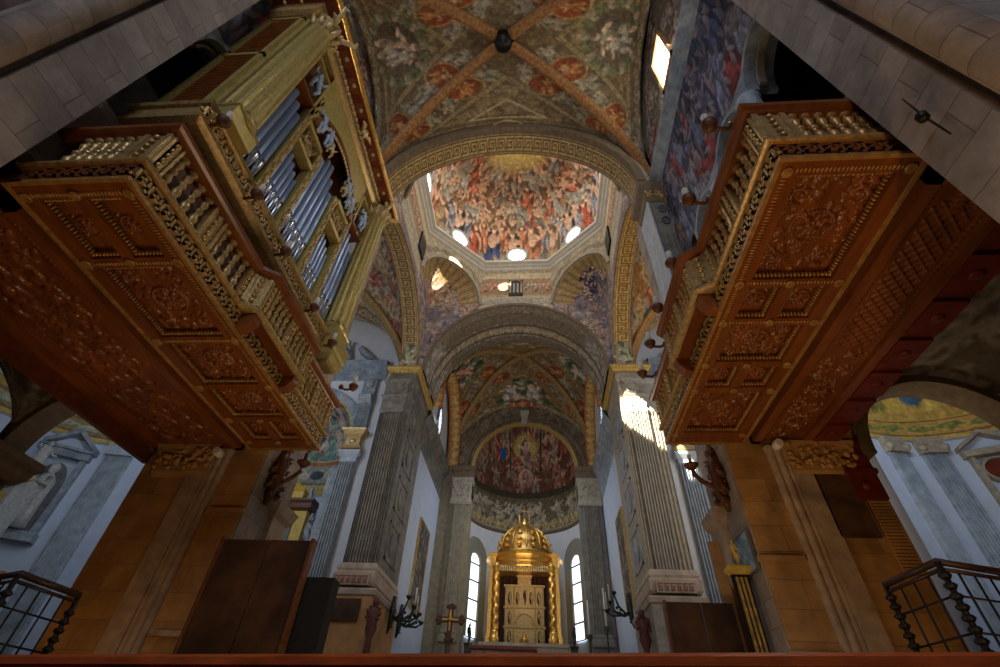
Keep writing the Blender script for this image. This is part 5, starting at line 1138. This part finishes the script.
# stone base strip at right screen
tag(MB().mould(rect(2.95, 10.3, 4.5, 10.6), [(0, 0), (0, 4.05), (.04, 4.1), (.04, 4.25), (0, 4.28)]).build('stone_parapet', 'roll'), 'pale stone parapet just behind the low right wooden screen', 'parapet') if False else None
t = thing('information_panel', 'blue printed panel fixed to the side of the right pier', 'panel', (4.84, 9.4, 4.5))
MB().bb((4.8, 8.97, 4.22), (4.84, 9.86, 4.86)).build('board', 'bluepanel', t); b = MB()
for a_, c_ in (((8.94, 4.19), (9.89, 4.22)), ((8.94, 4.86), (9.89, 4.89)), ((8.94, 4.22), (8.97, 4.86)), ((9.86, 4.22), (9.89, 4.86))): b.bb((4.79, *a_), (4.85, *c_))
b.build('frame', 'dmarble', t)
t = thing('gilt_post', 'tall gold and black framed post with ornament against the right pier', 'post', (4.62, 9.3, 0))
for q in range(3): MB().bb((4.52 + .075 * q, 9.28, 0), (4.56 + .075 * q, 9.34, 4.15)).build('gold_strip', 'gold_d', t)
MB().bb((4.47, 9.33, 0), (4.76, 9.38, 4.2)).build('backing', 'black', t)
b = MB(); b.mould(rect(4.46, 9.26, 4.78, 9.42), [(0, 4.2), (.05, 4.25), (.05, 4.32), (0, 4.36)]); figure(b, (4.62, 9.3, 4.36), .42, seed=4); b.build('finial', 'yellow', t)
t = MB().bb((6.37, 8.83, 4.72), (7.07, 8.88, 5.94)).build('wall_plaque', 'slate'); tag(t, 'dark rectangular slate plaque on the right pier', 'plaque')
t = thing('inscribed_slab', 'pale stone slab with lines of carved writing beside the slate plaque', 'slab', (7.35, 8.86, 4.9))
MB().bb((7.14, 8.86, 4.0), (7.53, 8.89, 5.55)).build('slab', 'pier_stone', t); b = MB()
for k in range(24):
    x = 7.17
    while x < 7.48: w = random.uniform(.012, .04); b.bb((x, 8.855, 5.45 - k * .058), (min(x + w, 7.5), 8.862, 5.465 - k * .058)); x += w + .012
b.build('carved_writing', 'panel', t)
MB().lathe((7.2, 8.84, 5.6), [(.01, -.06), (.05, 0), (.02, .06)], 8).build('lamp_hook', 'iron', t)
t = thing('iron_holder', 'thin vertical iron holder on the near right pier', 'bracket', (4.86, 2.15, 6.4))
MB().tube([(4.84, 2.15, 6.02), (4.82, 2.15, 6.4), (4.84, 2.15, 6.84)], [.008, .014, .008], 6).build('rod', 'iron', t); MB().lathe((4.8, 2.15, 6.4), [(.02, -.06), (.05, -.04), (.055, .03), (.03, .06)], 10).build('socket', 'iron', t)
# iron railings
def iron_railing(pts, zt, zb, label):
    t = thing('iron_railing', label, 'railing', (pts[0][0], pts[0][1], zb)); tp = [(x, y, zt) for x, y in pts]
    b = MB(); b.tube(tp, .035, 8); b.tube([(x, y, zt - .07) for x, y in pts], .02, 6); b.build('handrail', 'panel', t)
    b = MB()
    for z in np.linspace(zb + .1, zt - .3, 4): b.tube([(x, y, z) for x, y in pts], .011, 5)
    b.build('cross_bar', 'iron', t)
    for x, y in pts[:-1]:
        b = MB(); b.tube([(x, y, zb), (x, y, zt)], .028, 8)
        for z in np.arange(zb, zt - .1, .09): b.ell((x, y, z), (.06, .06, .035), 7, 4)
        b.build('post', 'iron', t)
    for i in range(len(pts) - 1):
        p, q = np.array(pts[i]), np.array(pts[i + 1]); L = np.linalg.norm(q - p); n = max(2, int(L / .17))
        for k in range(1, n): c = p + (q - p) * k / n; MB().tube([(c[0], c[1], zb), (c[0], c[1], zt - .07)], .011, 5).build('baluster', 'iron', t)
iron_railing([(4.87, 6.0), (4.92, 5.16), (5.7, 5.45), (7.3, 6.05)], 3.2, 1.9, 'black iron railing with a grid of bars at the lower right')
iron_railing([(-4.61, 6.0), (-4.6, 5.1), (-4.97, 5.26), (-6.6, 5.95)], 2.87, 1.6, 'black iron railing in shadow at the lower left')
tag(MB().bb((4.8, 5.0, 0), (7.4, 7.6, 1.9)).build('stone_platform', 'pier_stone'), 'stone platform carrying the right iron railing', 'platform'); tag(MB().bb((-7.4, 4.95, 0), (-4.5, 7.5, 1.6)).build('stone_platform', 'pier_stone'), 'stone platform carrying the left iron railing', 'platform')
# bench back across the foot of the picture
A = np.array([-1.89, 2.8]); B = np.array([2.4, 1.84]); d = (B - A) / np.linalg.norm(B - A); A = A - d * .9; B = B + d * .9; nn = np.array([d[1], -d[0]])
t = thing('bench_back', 'polished red wooden bench back running across the bottom of the picture', 'bench', ((A[0] + B[0]) / 2, (A[1] + B[1]) / 2, 0))
def beam(o0, o1, z0, z1): b = MB(); b.loft([[(*(P_ + nn * o), z) for o, z in ((o0, z0), (o0, z1 - .012), (o0 - .012 if o0 > 0 else o0 + .0, z1), (o1, z1), (o1, z0))] for P_ in (A, B)]); return b
beam(.05, -.05, 1.86, 1.9).build('top_rail', 'bench', t); beam(.035, -.03, 1.55, 1.86).build('back_board', 'bench', t)
for f in (.04, .5, .96): P_ = A + (B - A) * f; MB().box((P_[0], P_[1], .78), (.07, .07, 1.56), atan2(d[1], d[0])).build('leg', 'bench', t)
# presbytery paintings
for s, y0, y1, z0, z1, nm in ((-1, 24.9, 27.3, 6.9, 11.0, 'left'), (1, 22.9, 24.8, 6.8, 10.9, 'right')):
    t = thing('framed_painting', 'large dark painting in a thin gilt frame on the %s presbytery wall' % nm, 'painting', (s * 5.2, (y0 + y1) / 2, z0))
    x = s * 5.22
    cvp = Cv(90, 140, (.08, .07, .06)); 
    for q in range(40): cvp.fig(random.uniform(0, 90), random.uniform(0, 140), 34, random.choice([(.16, .13, .1), (.2, .18, .16), (.1, .1, .12)]), flesh=(.3, .25, .2), al=.8)
    surf('canvas', lambda u, v: (x - s * .06 + 0 * u, y0 + (y1 - y0) * u, z0 + (z1 - z0) * v), 60, 90, 'fresco', cvp, parent=t)
    b = MB()
    for a_, c_ in (((y0 - .05, z0 - .05), (y0, z1 + .05)), ((y1, z0 - .05), (y1 + .05, z1 + .05)), ((y0, z0 - .05), (y1, z0)), ((y0, z1), (y1, z1 + .05))): b.bb((x - s * .09, *a_), (x - s * -.02, *c_))
    b.build('frame', 'gold_d', t)
# ciborium over the high altar
K = np.array([.26, 30.7]); t = thing('ciborium', 'golden domed canopy with twisted columns over the high altar', 'canopy', (K[0], K[1], 4))
tag(MB().mould(rect(K[0] - 2.3, 28.9, K[0] + 2.3, 32.4), [(0, 4), (0, 5.9), (.08, 5.95), (.08, 6.1)]).build('altar_dais', 'cmarble'), 'pale marble dais under the golden canopy', 'platform')
col_xy = [(K[0] + sx * 1.62, K[1] + sy * 1.3) for sx in (-1, 1) for sy in (-1, 1)]
for i, (x, y) in enumerate(col_xy):
    b = MB(); rings = []
    for k in range(61):
        z = 6.75 + 2.85 * k / 60; a = k / 60 * 2 * pi * 5; ox, oy = .055 * cos(a), .055 * sin(a)
        rings.append([(x + ox + .15 * cos(q * pi / 6), y + oy + .15 * sin(q * pi / 6), z) for q in range(12)])
    b.loft(rings, sm=True); c = b.build('twisted_column', 'gold', t)
    b = MB(); b.lathe((x, y, 6.1), [(.28, 0), (.28, .3), (.22, .34), (.24, .5), (.17, .65)], 14); b.build('base', 'gold', c)
    b = MB(); b.lathe((x, y, 9.58), [(.15, 0), (.18, .05), (.16, .1), (.27, .38), (.28, .45)], 14); b.build('capital', 'gold', c)
    b = MB(); xo = .3 if x > K[0] else -.3; b.bb((x + xo - .1, y - .05, 6.1), (x + xo + .1, y + .35, 10.0)); b.bb((x + xo - .15, y - .1, 6.1), (x + xo + .15, y + .38, 6.5)); b.bb((x + xo - .14, y - .08, 9.6), (x + xo + .14, y + .36, 9.75)); b.build('pier', 'gold', t)
oc8 = lambda r, r2: [(K[0] + (r if abs(cos(a)) > .5 else r) * cos(a) * 1.08, K[1] + r2 * sin(a) * 1.08) for a in [k * pi / 16 for k in range(32)]]
b = MB(); pl = oc8(1.98, 1.6); b.mould(pl, [(-.15, 9.95), (-.1, 10.0), (-.08, 10.2), (0, 10.25), (.02, 10.4), (.12, 10.46), (.2, 10.54), (.22, 10.62), (.1, 10.7), (-.2, 10.72)], sm=False); b.build('entablature', 'gold', t)
for sx in (-1, 1): b = MB(); b.mould(rect(K[0] + sx * 1.65, K[1] - 1.5, K[0] + sx * 2.0, K[1] - 1.1), [(-.04, 9.9), (0, 10.2), (.02, 10.4), (.08, 10.48), (.12, 10.62), (-.1, 10.68)]); b.build('corner_block', 'gold', t)
b = MB()
for k in range(22): b.lathe((K[0] - 1.35 + 2.7 * k / 21, K[1] - 1.5, 9.95), [(.01, -.3), (.05, -.24), (.035, -.12), (.06, 0)], 6)
b.build('fringe', 'cream_gold', t)
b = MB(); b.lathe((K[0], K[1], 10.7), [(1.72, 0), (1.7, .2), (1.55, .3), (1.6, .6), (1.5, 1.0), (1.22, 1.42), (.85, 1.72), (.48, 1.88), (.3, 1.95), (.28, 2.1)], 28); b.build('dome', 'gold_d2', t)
b = MB()
for k in range(12):
    a = k * pi / 6 + .1; b.tube([(K[0] + r * cos(a), K[1] + r * sin(a), 10.7 + z) for r, z in ((1.66, .3), (1.66, .6), (1.54, 1.05), (1.26, 1.46), (.86, 1.78), (.42, 1.94))], .05, 6)
    for z, r in ((-.05, 1.66), (.3, 1.6), (.7, 1.42)): b.ell((K[0] + r * cos(a + .26), K[1] + r * sin(a + .26), 11.2 + z), (.13, .13, .12), 7, 5); b.tube([(K[0] + r * cos(a + .15), K[1] + r * sin(a + .15), 11.15 + z), (K[0] + (r + .12) * cos(a + .26), K[1] + (r + .12) * sin(a + .26), 11.3 + z), (K[0] + r * cos(a + .37), K[1] + r * sin(a + .37), 11.15 + z)], .03, 5)
b.build('dome_ornament', 'gold', t)
b = MB(); b.lathe((K[0], K[1], 12.75), [(.3, 0), (.2, .1), (.26, .2), (.1, .3), (.14, .42), (.04, .5), (.03, 1.35)], 12); b.tube([(K[0] - .28, K[1], 13.75), (K[0] + .28, K[1], 13.75)], .035, 6)
for sg in (-1, 1): b.tube([(K[0] + .1 * sg, K[1], 12.8), (K[0] + .35 * sg, K[1], 13.1), (K[0] + .3 * sg, K[1], 13.45), (K[0] + .42 * sg, K[1], 13.5)], .04, 6)
b.build('cross_finial', 'gold', t)
b = MB(); b.loft([[(K[0] + x, K[1] + .62 + .08 * sin(x * 17), z) for x in np.linspace(-1.5, 1.5, 60)] for z in (6.1, 8, 10.4)], closed=False, sm=True); b.build('curtain', 'curtain', t)
t = thing('altarpiece', 'pale gilt carved altarpiece with niches under the golden canopy', 'altarpiece', (K[0], K[1] + .35, 6.1))
MB().bb((K[0] - 1.15, K[1] + .25, 6.1), (K[0] + 1.15, K[1] + .5, 9.35)).build('panel', 'retable', t)
b = MB()
for z in (6.15, 7.15, 8.15, 9.3): b.mould(rect(K[0] - 1.17, K[1] + .22, K[0] + 1.17, K[1] + .4), [(0, z - .05), (.05, z), (.06, z + .06), (0, z + .08)])
for x in (-1.1, -.62, .62, 1.1): b.tube([(K[0] + x, K[1] + .2, 6.15), (K[0] + x, K[1] + .2, 9.3)], .04, 6)
b.tube([(K[0] + .5 * cos(pi * q / 14), K[1] + .2, 7.3 + .55 * sin(pi * q / 14)) for q in range(15)], .04, 6); b.build('cornice', 'retable', t)
for z in (6.3, 7.3, 8.3):
    for x in (-.86, .86, -.4, .4) if z > 8 else (-.86, .86):
        b = MB(); b.loft([[(K[0] + x + .11 * w * cos(q), K[1] + .21, z + .35 + .35 * w * sin(q)) for q in np.linspace(0, 2 * pi, 15)[:-1]] for w in (1, .99)]); b.build('niche', 'carved', t); b = MB(); figure(b, (K[0] + x, K[1] + .15, z), .62, seed=int(x * 10 + z)); b.build('relief_figure', 'retable', t)
b = MB(); b.mould(rect(K[0] - .4, K[1] + .2, K[0] + .4, K[1] + .45), [(0, 9.35), (0, 9.75), (.06, 9.8), (.08, 9.88)]); b.add([(K[0] - .45, K[1] + .2, 9.88), (K[0] + .45, K[1] + .2, 9.88), (K[0], K[1] + .2, 10.15), (K[0], K[1] + .45, 10.15)], [(0, 1, 2), (0, 2, 3), (1, 3, 2)]); figure(b, (K[0], K[1] + .3, 10.05), .55, seed=2); b.build('pediment', 'retable', t)
b = MB(); figure(b, (K[0], K[1] + .12, 8.3), .75, seed=9); b.build('relief_figure', 'bust', t)
b = MB(); b.lathe((K[0], K[1] + .1, 6.15), [(.22, 0), (.22, .3), (.26, .34), (.16, .5), (.05, .62), (.02, .8)], 10); b.build('tabernacle', 'gold', t)
t = thing('altar_table', 'brown altar table top just above the bench back', 'altar', (-.45, 24, 4)); MB().bb((-1.85, 23.7, 4), (.8, 24.5, 5.0)).build('body', 'roll', t); MB().mould(rect(-1.9, 23.6, .9, 24.6), [(0, 5.0), (.06, 5.03), (.06, 5.14), (0, 5.16)]).build('top', 'redtop', t)
# processional cross and candlesticks
t = thing('standing_cross', 'ornate red and gold cross on a stand left of the high altar', 'cross', (-2.18, 19.6, 4.0))
MB().lathe((-2.18, 19.6, 4.0), [(.3, 0), (.28, .1), (.1, .2), (.05, .3), (.04, .6), (.07, .7), (.04, .8)], 12).build('stand', 'bust', t)
b = MB(); c = (-2.22, 19.6, 5.3)
for a in range(4):
    dx, dz = cos(a * pi / 2), sin(a * pi / 2); L = .62 if a == 3 else .42
    b.bb((c[0] - .09 * abs(dz) - .0 + min(0, dx * L), c[1] - .05, c[2] - .09 * abs(dx) + min(0, dz * L)), (c[0] + .09 * abs(dz) + max(0, dx * L), c[1] + .05, c[2] + .09 * abs(dx) + max(0, dz * L)))
    for q in (-1, 0, 1): b.ell((c[0] + dx * (L + .05 * (q == 0)) + q * dz * .1, c[1], c[2] + dz * (L + .05 * (q == 0)) + q * dx * .1), (.085, .05, .085), 8, 6)
b.build('cross', 'bust', t)
b = MB(); b.bb((c[0] - .3, c[1] - .08, c[2] - .03), (c[0] + .3, c[1] - .05, c[2] + .03)); b.bb((c[0] - .03, c[1] - .08, c[2] - .35), (c[0] + .03, c[1] - .05, c[2] + .3)); b.ell((c[0], c[1] - .08, c[2]), (.09, .04, .09)); b.build('gilt_inlay', 'gold', t)
def candlestick(x, y, z, h, label, g=None):
    t = thing('candlestick', label, 'candlestick', (x, y, z), g); MB().lathe((x, y, z), [(.22, 0), (.2, .08), (.07, .16), (.1, .3), (.04, .42), (.05, h * .5), (.09, h * .55), (.14, h * .58), (.14, h * .6)], 12).build('stem', 'bronze', t); MB().lathe((x, y, z), [(.035, h * .6), (.03, h), (.004, h + .04)], 8).build('candle', 'wax', t)
candlestick(3.55, 26.9, 4, 3.7, 'candlestick with a white candle before the right apse pilaster, nearer the altar')
candlestick(4.4, 26.9, 4, 4.3, 'taller candlestick with a white candle at the foot of the right apse pilaster')
candlestick(-3.3, 25.8, 4, 3.2, 'candlestick with a white candle at the foot of the left apse pilaster')
for x, y, sd, lb in ((-2.75, 29.6, 2, 'small dark statuette on a post below the left apse window'), (2.95, 29.6, 5, 'dark statuette below the right apse window')):
    b = MB(); figure(b, (x, y, 6.1), .9, seed=sd); b.mould(rect(x - .18, y - .18, x + .18, y + .18), [(.03, 4), (0, 4.2), (0, 5.95), (.05, 6.1)]); tag(b.build('statuette', 'bronze'), lb, 'statue')
for s in (-1, 1):
    b = MB(); figure(b, (s * 9.5, 19.25, 17.5), 1.35, seed=21); b.loft([[(s * 9.5 + w * cos(q * pi / 5), 19.3 + w * .6 * sin(q * pi / 5), 17.5 + z) for q in range(10)] for w, z in ((.42, 0), (.36, .3), (.25, .7))], sm=True)
    tag(b.build('seated_statue', 'bmarble'), 'grey seated angel beside the broken pediment in the %s transept' % side[s], 'statue')
# chapel altar in the left transept
t = thing('chapel_altar', 'yellow gilded altar with statuettes in the chapel left of the fluted pier', 'altar', (-10.0, 20.4, 7))
MB().bb((-11.0, 20.35, 6.5), (-9.35, 20.8, 9.6)).build('body', 'yellow', t)
MB().bb((-10.5, 20.28, 7.6), (-9.85, 20.36, 9.0)).build('dark_niche', 'dmarble', t)
b = MB(); b.mould(rect(-11.05, 20.3, -9.3, 20.8), [(0, 9.55), (.1, 9.65), (.12, 9.85), (.2, 9.95), (.2, 10.05), (0, 10.1)]); b.build('cornice', 'carved', t)
b = MB(); b.mould(rect(-10.7, 20.35, -9.8, 20.75), [(0, 10.1), (0, 10.45), (.05, 10.5), (-.2, 10.75), (-.4, 10.9)]); b.build('top', 'yellow', t)
for x in (-9.4, -11.0, -9.1): b = MB(); figure(b, (x, 20.25, 10.05 if x > -11.5 and x < -9.2 or x < -10 else 8.3), .65, seed=int(-x * 7)); b.build('statuette', 'bstone', t)
b = MB(); figure(b, (-8.95, 20.2, 7.9), 1.3, seed=8); b.build('statuette', 'statue', t)
# aedicule with statue in the left apse wall
def cyw(s, th, o_, z): a = radians(th); r = 5.0 - o_; return (s * 16.8 + s * r * sin(a), 13.4 + r * cos(a), z)
t = thing('statue_niche', 'grey stone niche with a pediment on the apse wall at far left', 'niche', cyw(-1, 36, 0, 7.5))
def cbox(s, t0, t1, o0, o1, z0, z1, b):
    vs = []
    for z in (z0, z1):
        for th, o_ in ((t0, o0), (t0, o1), (t1, o1), (t1, o0)): vs.append(cyw(s, th, o_, z))
    return b.add(vs, [(0, 3, 2, 1), (4, 5, 6, 7), (0, 1, 5, 4), (1, 2, 6, 5), (2, 3, 7, 6), (3, 0, 4, 7)])
b = MB(); cbox(-1, 25, 27.5, 0, .25, 7.4, 10.6, b); cbox(-1, 42, 44.5, 0, .25, 7.4, 10.6, b); cbox(-1, 24, 45.5, 0, .32, 10.55, 10.85, b); cbox(-1, 24, 45.5, 0, .4, 7.1, 7.45, b); b.build('frame', 'bmarble', t)
b = MB(); 
for (t0, z0), (t1, z1) in (((22.5, 10.9), (34.7, 11.7)), ((34.7, 11.7), (47, 10.9))):
    b.loft([[cyw(-1, th, o_, z + dz) for o_, dz in ((0, 0), (.4, 0), (.4, .22), (0, .22))] for th, z in ((t0, z0), ((t0 + t1) / 2, (z0 + z1) / 2), (t1, z1))])
cbox(-1, 22.5, 47, 0, .4, 10.85, 10.97, b); b.build('pediment', 'bmarble', t)
b = MB(); b.loft([[cyw(-1, 34.7 + 6.3 * w * cos(q), .06 + e, max(7.5, 9.4 + .95 * w * sin(q)) if sin(q) > 0 else 7.5) for q in np.linspace(0, 2 * pi, 25)[:-1]] for w, e in ((1, 0), (1, .01))]); b.build('dark_recess', 'dmarble', t)
b = MB(); c = cyw(-1, 34.7, .45, 7.5)
b.loft([[(c[0] + w * cos(q * pi / 7) + .06 * cos(q * 3), c[1] + w * .8 * sin(q * pi / 7), c[2] + z) for q in range(14)] for w, z in ((.42, 0), (.38, .5), (.33, 1.1), (.36, 1.5), (.38, 1.9), (.2, 2.15), (.1, 2.25))], sm=True)
for q in range(9): a = q * .7; b.tube([(c[0] + .38 * cos(a), c[1] + .33 * sin(a), c[2] + .05), (c[0] + .34 * cos(a + .2), c[1] + .3 * sin(a + .2), c[2] + 1.0), (c[0] + .36 * cos(a + .5), c[1] + .32 * sin(a + .5), c[2] + 1.8)], .06, 6)
b.ell((c[0] + .04, c[1], c[2] + 2.45), (.18, .2, .24)); b.ell((c[0] + .1, c[1] - .12, c[2] + 2.3), (.1, .1, .16)); b.tube([(c[0] + .3, c[1] - .1, c[2] + 1.95), (c[0] + .5, c[1] - .3, c[2] + 1.6), (c[0] + .2, c[1] - .5, c[2] + 1.7)], [.12, .1, .07], 8)
tag(b.build('robed_statue', 'statue'), 'bearded robed stone statue standing in the niche at far left', 'statue')
b = MB(); c = cyw(-1, 42, .9, 9.3); figure(b, c, 1.5, seed=11); b.loft([[(c[0] + w * cos(q * pi / 5), c[1] + w * sin(q * pi / 5), c[2] + z) for q in range(10)] for w, z in ((.35, -.1), (.3, .3), (.22, .8), (.26, 1.2), (.1, 1.32))], sm=True); b.bb((c[0] - .4, c[1] - .4, 6), (c[0] + .4, c[1] + .4, 9.25)); tag(b.build('praying_statue', 'statue'), 'smaller stone figure with raised arms left of the robed statue', 'statue')
b = MB(); c = cyw(-1, 47, 1.2, 8.6)
for k in range(8): a = .3 + k * .28; b.tube([c, (c[0] + .5 * cos(a), c[1], c[2] + .55 * sin(a)), (c[0] + 1.1 * cos(a), c[1], c[2] + 1.1 * sin(a))], [.03, .05, .07], 6)
b.bb((c[0] - .3, c[1] - .2, 5.5), (c[0] + .3, c[1] + .3, 8.4)); tag(b.build('ray_ornament', 'gold_d'), 'gilt fan of rays on a dark stand at the far left edge', 'ornament')
t = thing('fluted_pilaster', 'blue-grey fluted pilaster right of the far left statue niche', 'pilaster', cyw(-1, 12, 0, 0))
b = MB()
for k in range(10): b.tube([cyw(-1, 7 + k * 1.15, .1, 0), cyw(-1, 7 + k * 1.15, .1, 11.0)], .045, 5)
cbox(-1, 6, 19, 0, .1, 0, 11.1, b); b.build('shaft', 'flute_b', t); b = MB(); cbox(-1, 5.5, 19.5, 0, .25, 11.05, 11.5, b); b.build('capital', 'bmarble_l', t)
tag(cbox(-1, 27, 40, 0, .1, 5.4, 6.1, MB()).build('inscription_tablet', 'ochre'), 'ochre framed tablet low on the wall under the far left niche', 'tablet')
# right apse pilasters and aedicule
for (t0, t1), lb in (((-17, -8), 'fluted grey pilaster nearest the right pier, in the far right apse'), ((0, 10), 'fluted grey pilaster beside the oval niche, in the far right apse')):
    t = thing('fluted_pilaster', lb, 'pilaster', cyw(1, (t0 + t1) / 2, 0, 0)); b = MB(); cbox(1, t0, t1, 0, .12, 0, 11.5, b)
    for k in range(7): th = t0 + (t1 - t0) * (k + .5) / 7; b.tube([cyw(1, th, .14, 0), cyw(1, th, .14, 11.4)], .055, 5)
    b.build('shaft', 'flute_b', t); b = MB(); cbox(1, t0 - .8, t1 + .8, 0, .3, 11.4, 12.05, b)
    for th in (t0, t1): b.ell(cyw(1, th, .3, 11.6), (.16, .16, .16), 8, 6)
    b.build('capital', 'cmarble_d', t)
t = thing('oval_niche', 'pedimented grey stone niche with a reddish oval opening at far right', 'niche', cyw(1, 26, 0, 9))
b = MB(); cbox(1, 17, 19, 0, .25, 7, 11.1, b); cbox(1, 33, 35, 0, .25, 7, 11.1, b); cbox(1, 15.5, 36.5, 0, .35, 11.1, 11.35, b)
for (t0, z0), (t1, z1) in (((14.5, 11.4), (26, 12.0)), ((26, 12.0), (37.5, 11.4))): b.loft([[cyw(1, th, o_, z + dz) for o_, dz in ((0, 0), (.4, 0), (.4, .16), (0, .16))] for th, z in ((t0, z0), ((t0 + t1) / 2, (z0 + z1) / 2), (t1, z1))])
b.build('frame', 'cmarble_d', t)
b = MB(); b.loft([[cyw(1, 26 + 6.5 * w * cos(q), e, 10.55 + .48 * w * sin(q)) for q in np.linspace(0, 2 * pi, 29)[:-1]] for w, e in ((.86, .08), (.9, .2), (1.05, .2), (1.15, .02))], caps=False); b.build('oval_frame', 'cmarble_d', t)
b = MB(); b.loft([[cyw(1, 26 + 6.5 * w * cos(q), e, 10.55 + .48 * w * sin(q)) for q in np.linspace(0, 2 * pi, 29)[:-1]] for w, e in ((.9, .05), (.9, .08))]); b.build('oval_opening', 'redwood', t)
# ================================================================ LIGHT AND CAMERA
def area(name, loc, target, size, power, col, size_y=None):
    l = bpy.data.lights.new(name, 'AREA'); l.energy = power; l.color = col; l.size = size
    if size_y: l.shape = 'RECTANGLE'; l.size_y = size_y
    o = bpy.data.objects.new(name, l); COL.objects.link(o); o.location = loc
    from mathutils import Vector
    o.rotation_euler = (Vector(target) - Vector(loc)).to_track_quat('-Z', 'Y').to_euler(); return o
def spot(name, loc, target, power, col, ang, blend=.3, r=.02):
    l = bpy.data.lights.new(name, 'SPOT'); l.energy = power; l.color = col; l.spot_size = radians(ang); l.spot_blend = blend; l.shadow_soft_size = r
    o = bpy.data.objects.new(name, l); COL.objects.link(o); o.location = loc
    from mathutils import Vector
    o.rotation_euler = (Vector(target) - Vector(loc)).to_track_quat('-Z', 'Y').to_euler(); return o
exec_lights = True
COOL = (.72, .84, 1.); WARM = (1., .52, .17); NEUT = (1., .93, .82)
area('west_window_light', (0, -8, 15), (0, 8, 12), 6, LP['west'], (.85, .88, 1.))
area('dome_lantern_light', (0, 13.7, 31.0), (0, 13.7, 20), 3.5, LP['dome'], NEUT)
for k in range(8):
    a = k * pi / 4 ; area('oculus_light', (cos(a) * 4.85, 13.7 + sin(a) * 4.85, 25.7), (0 - cos(a) * 2, 13.7 - sin(a) * 2, 27.5 if k in (2,) else 24), 1.0, LP['ocu'], NEUT)
area('crossing_up_light', (0, 13.7, 6), (0, 14.5, 25), 3, LP['cross'], (1, .86, .68))
area('nave_up_light', (.3, 6.0, 1.2), (0, 5.5, 20), 2.5, LP['naveup'], (1, .72, .42))
area('presbytery_up_light', (0, 24.8, 5.3), (0, 25.5, 20), 2.5, LP['presb'], (1, .8, .55))
area('presbytery_daylight', (0, 27, 15.5), (0, 29, 8), 3, LP['presd'], COOL)
area('altar_spot', (-1.2, 26.5, 12.5), (.3, 30.5, 8.5), .6, LP['altar'], (1, .8, .5))
area('apse_light', (.3, 28.6, 8.5), (.3, 33, 17), 1.2, LP['apse'], (1, .75, .5))
for s in (-1, 1):
    area('transept_daylight', (s * 11.5, 11, 13.5), (s * 10.5, 20, 12), 3.0, LP['tranL' if s < 0 else 'tranR'], COOL)
    area('transept_up_light', (s * 9.5, 13, 6), (s * 9.5, 15, 22), 2.0, LP['tupL' if s < 0 else 'tupR'], (1, .75, .45) if s > 0 else (.95, .9, .9))
    area('end_apse_light', (s * 13.0, 11, 9.5), (s * 18.5, 18, 10.5), 1.5, LP['apL' if s < 0 else 'apR'], (.85, .92, 1.))
    area('presbytery_window_light', (s * 5.0, 25, 17.7), (-s * 3, 25.5, 12), 1.4, LP['pwin'], COOL)
area('nave_window_light', (5.15, 5.4, 18.4), (-3, 5.6, 13), 1.6, LP['nwin'], (1, .95, .82)); area('nave_window_light', (-5.15, 5.4, 18.4), (5, 5.6, 12), 1.6, LP['nwinL'], (.8, .86, 1.))
# warm flood lamps low in the bay, aimed up at the gallery undersides and piers
for s, P_, Q_, e, a_ in FL: spot('flood_lamp_light', P_, Q_, e, WARM, a_, .6, .12)
# sun patches thrown by the high windows
for P_, Q_, e, a_ in SUNS: spot('sunbeam', P_, Q_, e, (1, .9, .68), a_, .25, .03)
W = bpy.data.worlds.new('world'); SC.world = W; W.use_nodes = True; W.node_tree.nodes['Background'].inputs[0].default_value = (.5, .6, .8, 1); W.node_tree.nodes['Background'].inputs[1].default_value = .3
# name the walls by side
NAMES = {'wall_1': 'wall_crossing_east', 'wall_2': 'wall_crossing_west', 'wall_3': 'wall_crossing_side', 'wall_4': 'wall_crossing_corner', 'wall_5': 'wall_crossing_corner', 'wall_6': 'wall_presbytery_left', 'wall_7': 'wall_presbytery_right', 'wall_8': 'wall_apse_front', 'wall_9': 'wall_apse', 'wall_10': 'wall_presbytery_step', 'wall_11': 'wall_transept_east', 'wall_12': 'wall_chapel', 'wall_13': 'wall_transept_apse', 'wall_14': 'wall_aisle', 'wall_15': 'wall_aisle_end', 'wall_16': 'wall_nave', 'wall_17': 'wall_nave', 'wall_18': 'wall_loft', 'wall_19': 'wall_nave_upper', 'wall_20': 'wall_nave_rear'}
for o in list(bpy.data.objects):
    st = o.name.split('.')[0]
    if st in NAMES: o.name = NAMES[st]
cam = bpy.data.cameras.new('camera'); co = bpy.data.objects.new('camera', cam); COL.objects.link(co); SC.camera = co
f_, p_, y_, r_ = 462.9, .741787, -.0952785, .0513
cam.sensor_width = 36; cam.lens = 36 * f_ / 1000; cam.clip_start = .02
cam.shift_y = 0
from mathutils import Matrix
cy_, sy_ = cos(y_), sin(y_); cp_, sp_ = cos(p_), sin(p_); cr_, sr_ = cos(r_), sin(r_)
fw = np.array([sy_ * cp_, cy_ * cp_, sp_]); rt = np.array([cy_, -sy_, 0]); up = np.cross(rt, fw); r2 = cr_ * rt + sr_ * up; u2 = -sr_ * rt + cr_ * up
co.matrix_world = Matrix([[r2[0], u2[0], -fw[0], .95], [r2[1], u2[1], -fw[1], 0], [r2[2], u2[2], -fw[2], 1.6], [0, 0, 0, 1]])
vs = SC.view_settings; vs.view_transform = 'Standard'; vs.look = 'None'; vs.gamma = 1; vs.use_curve_mapping = False; vs.exposure = EXPO
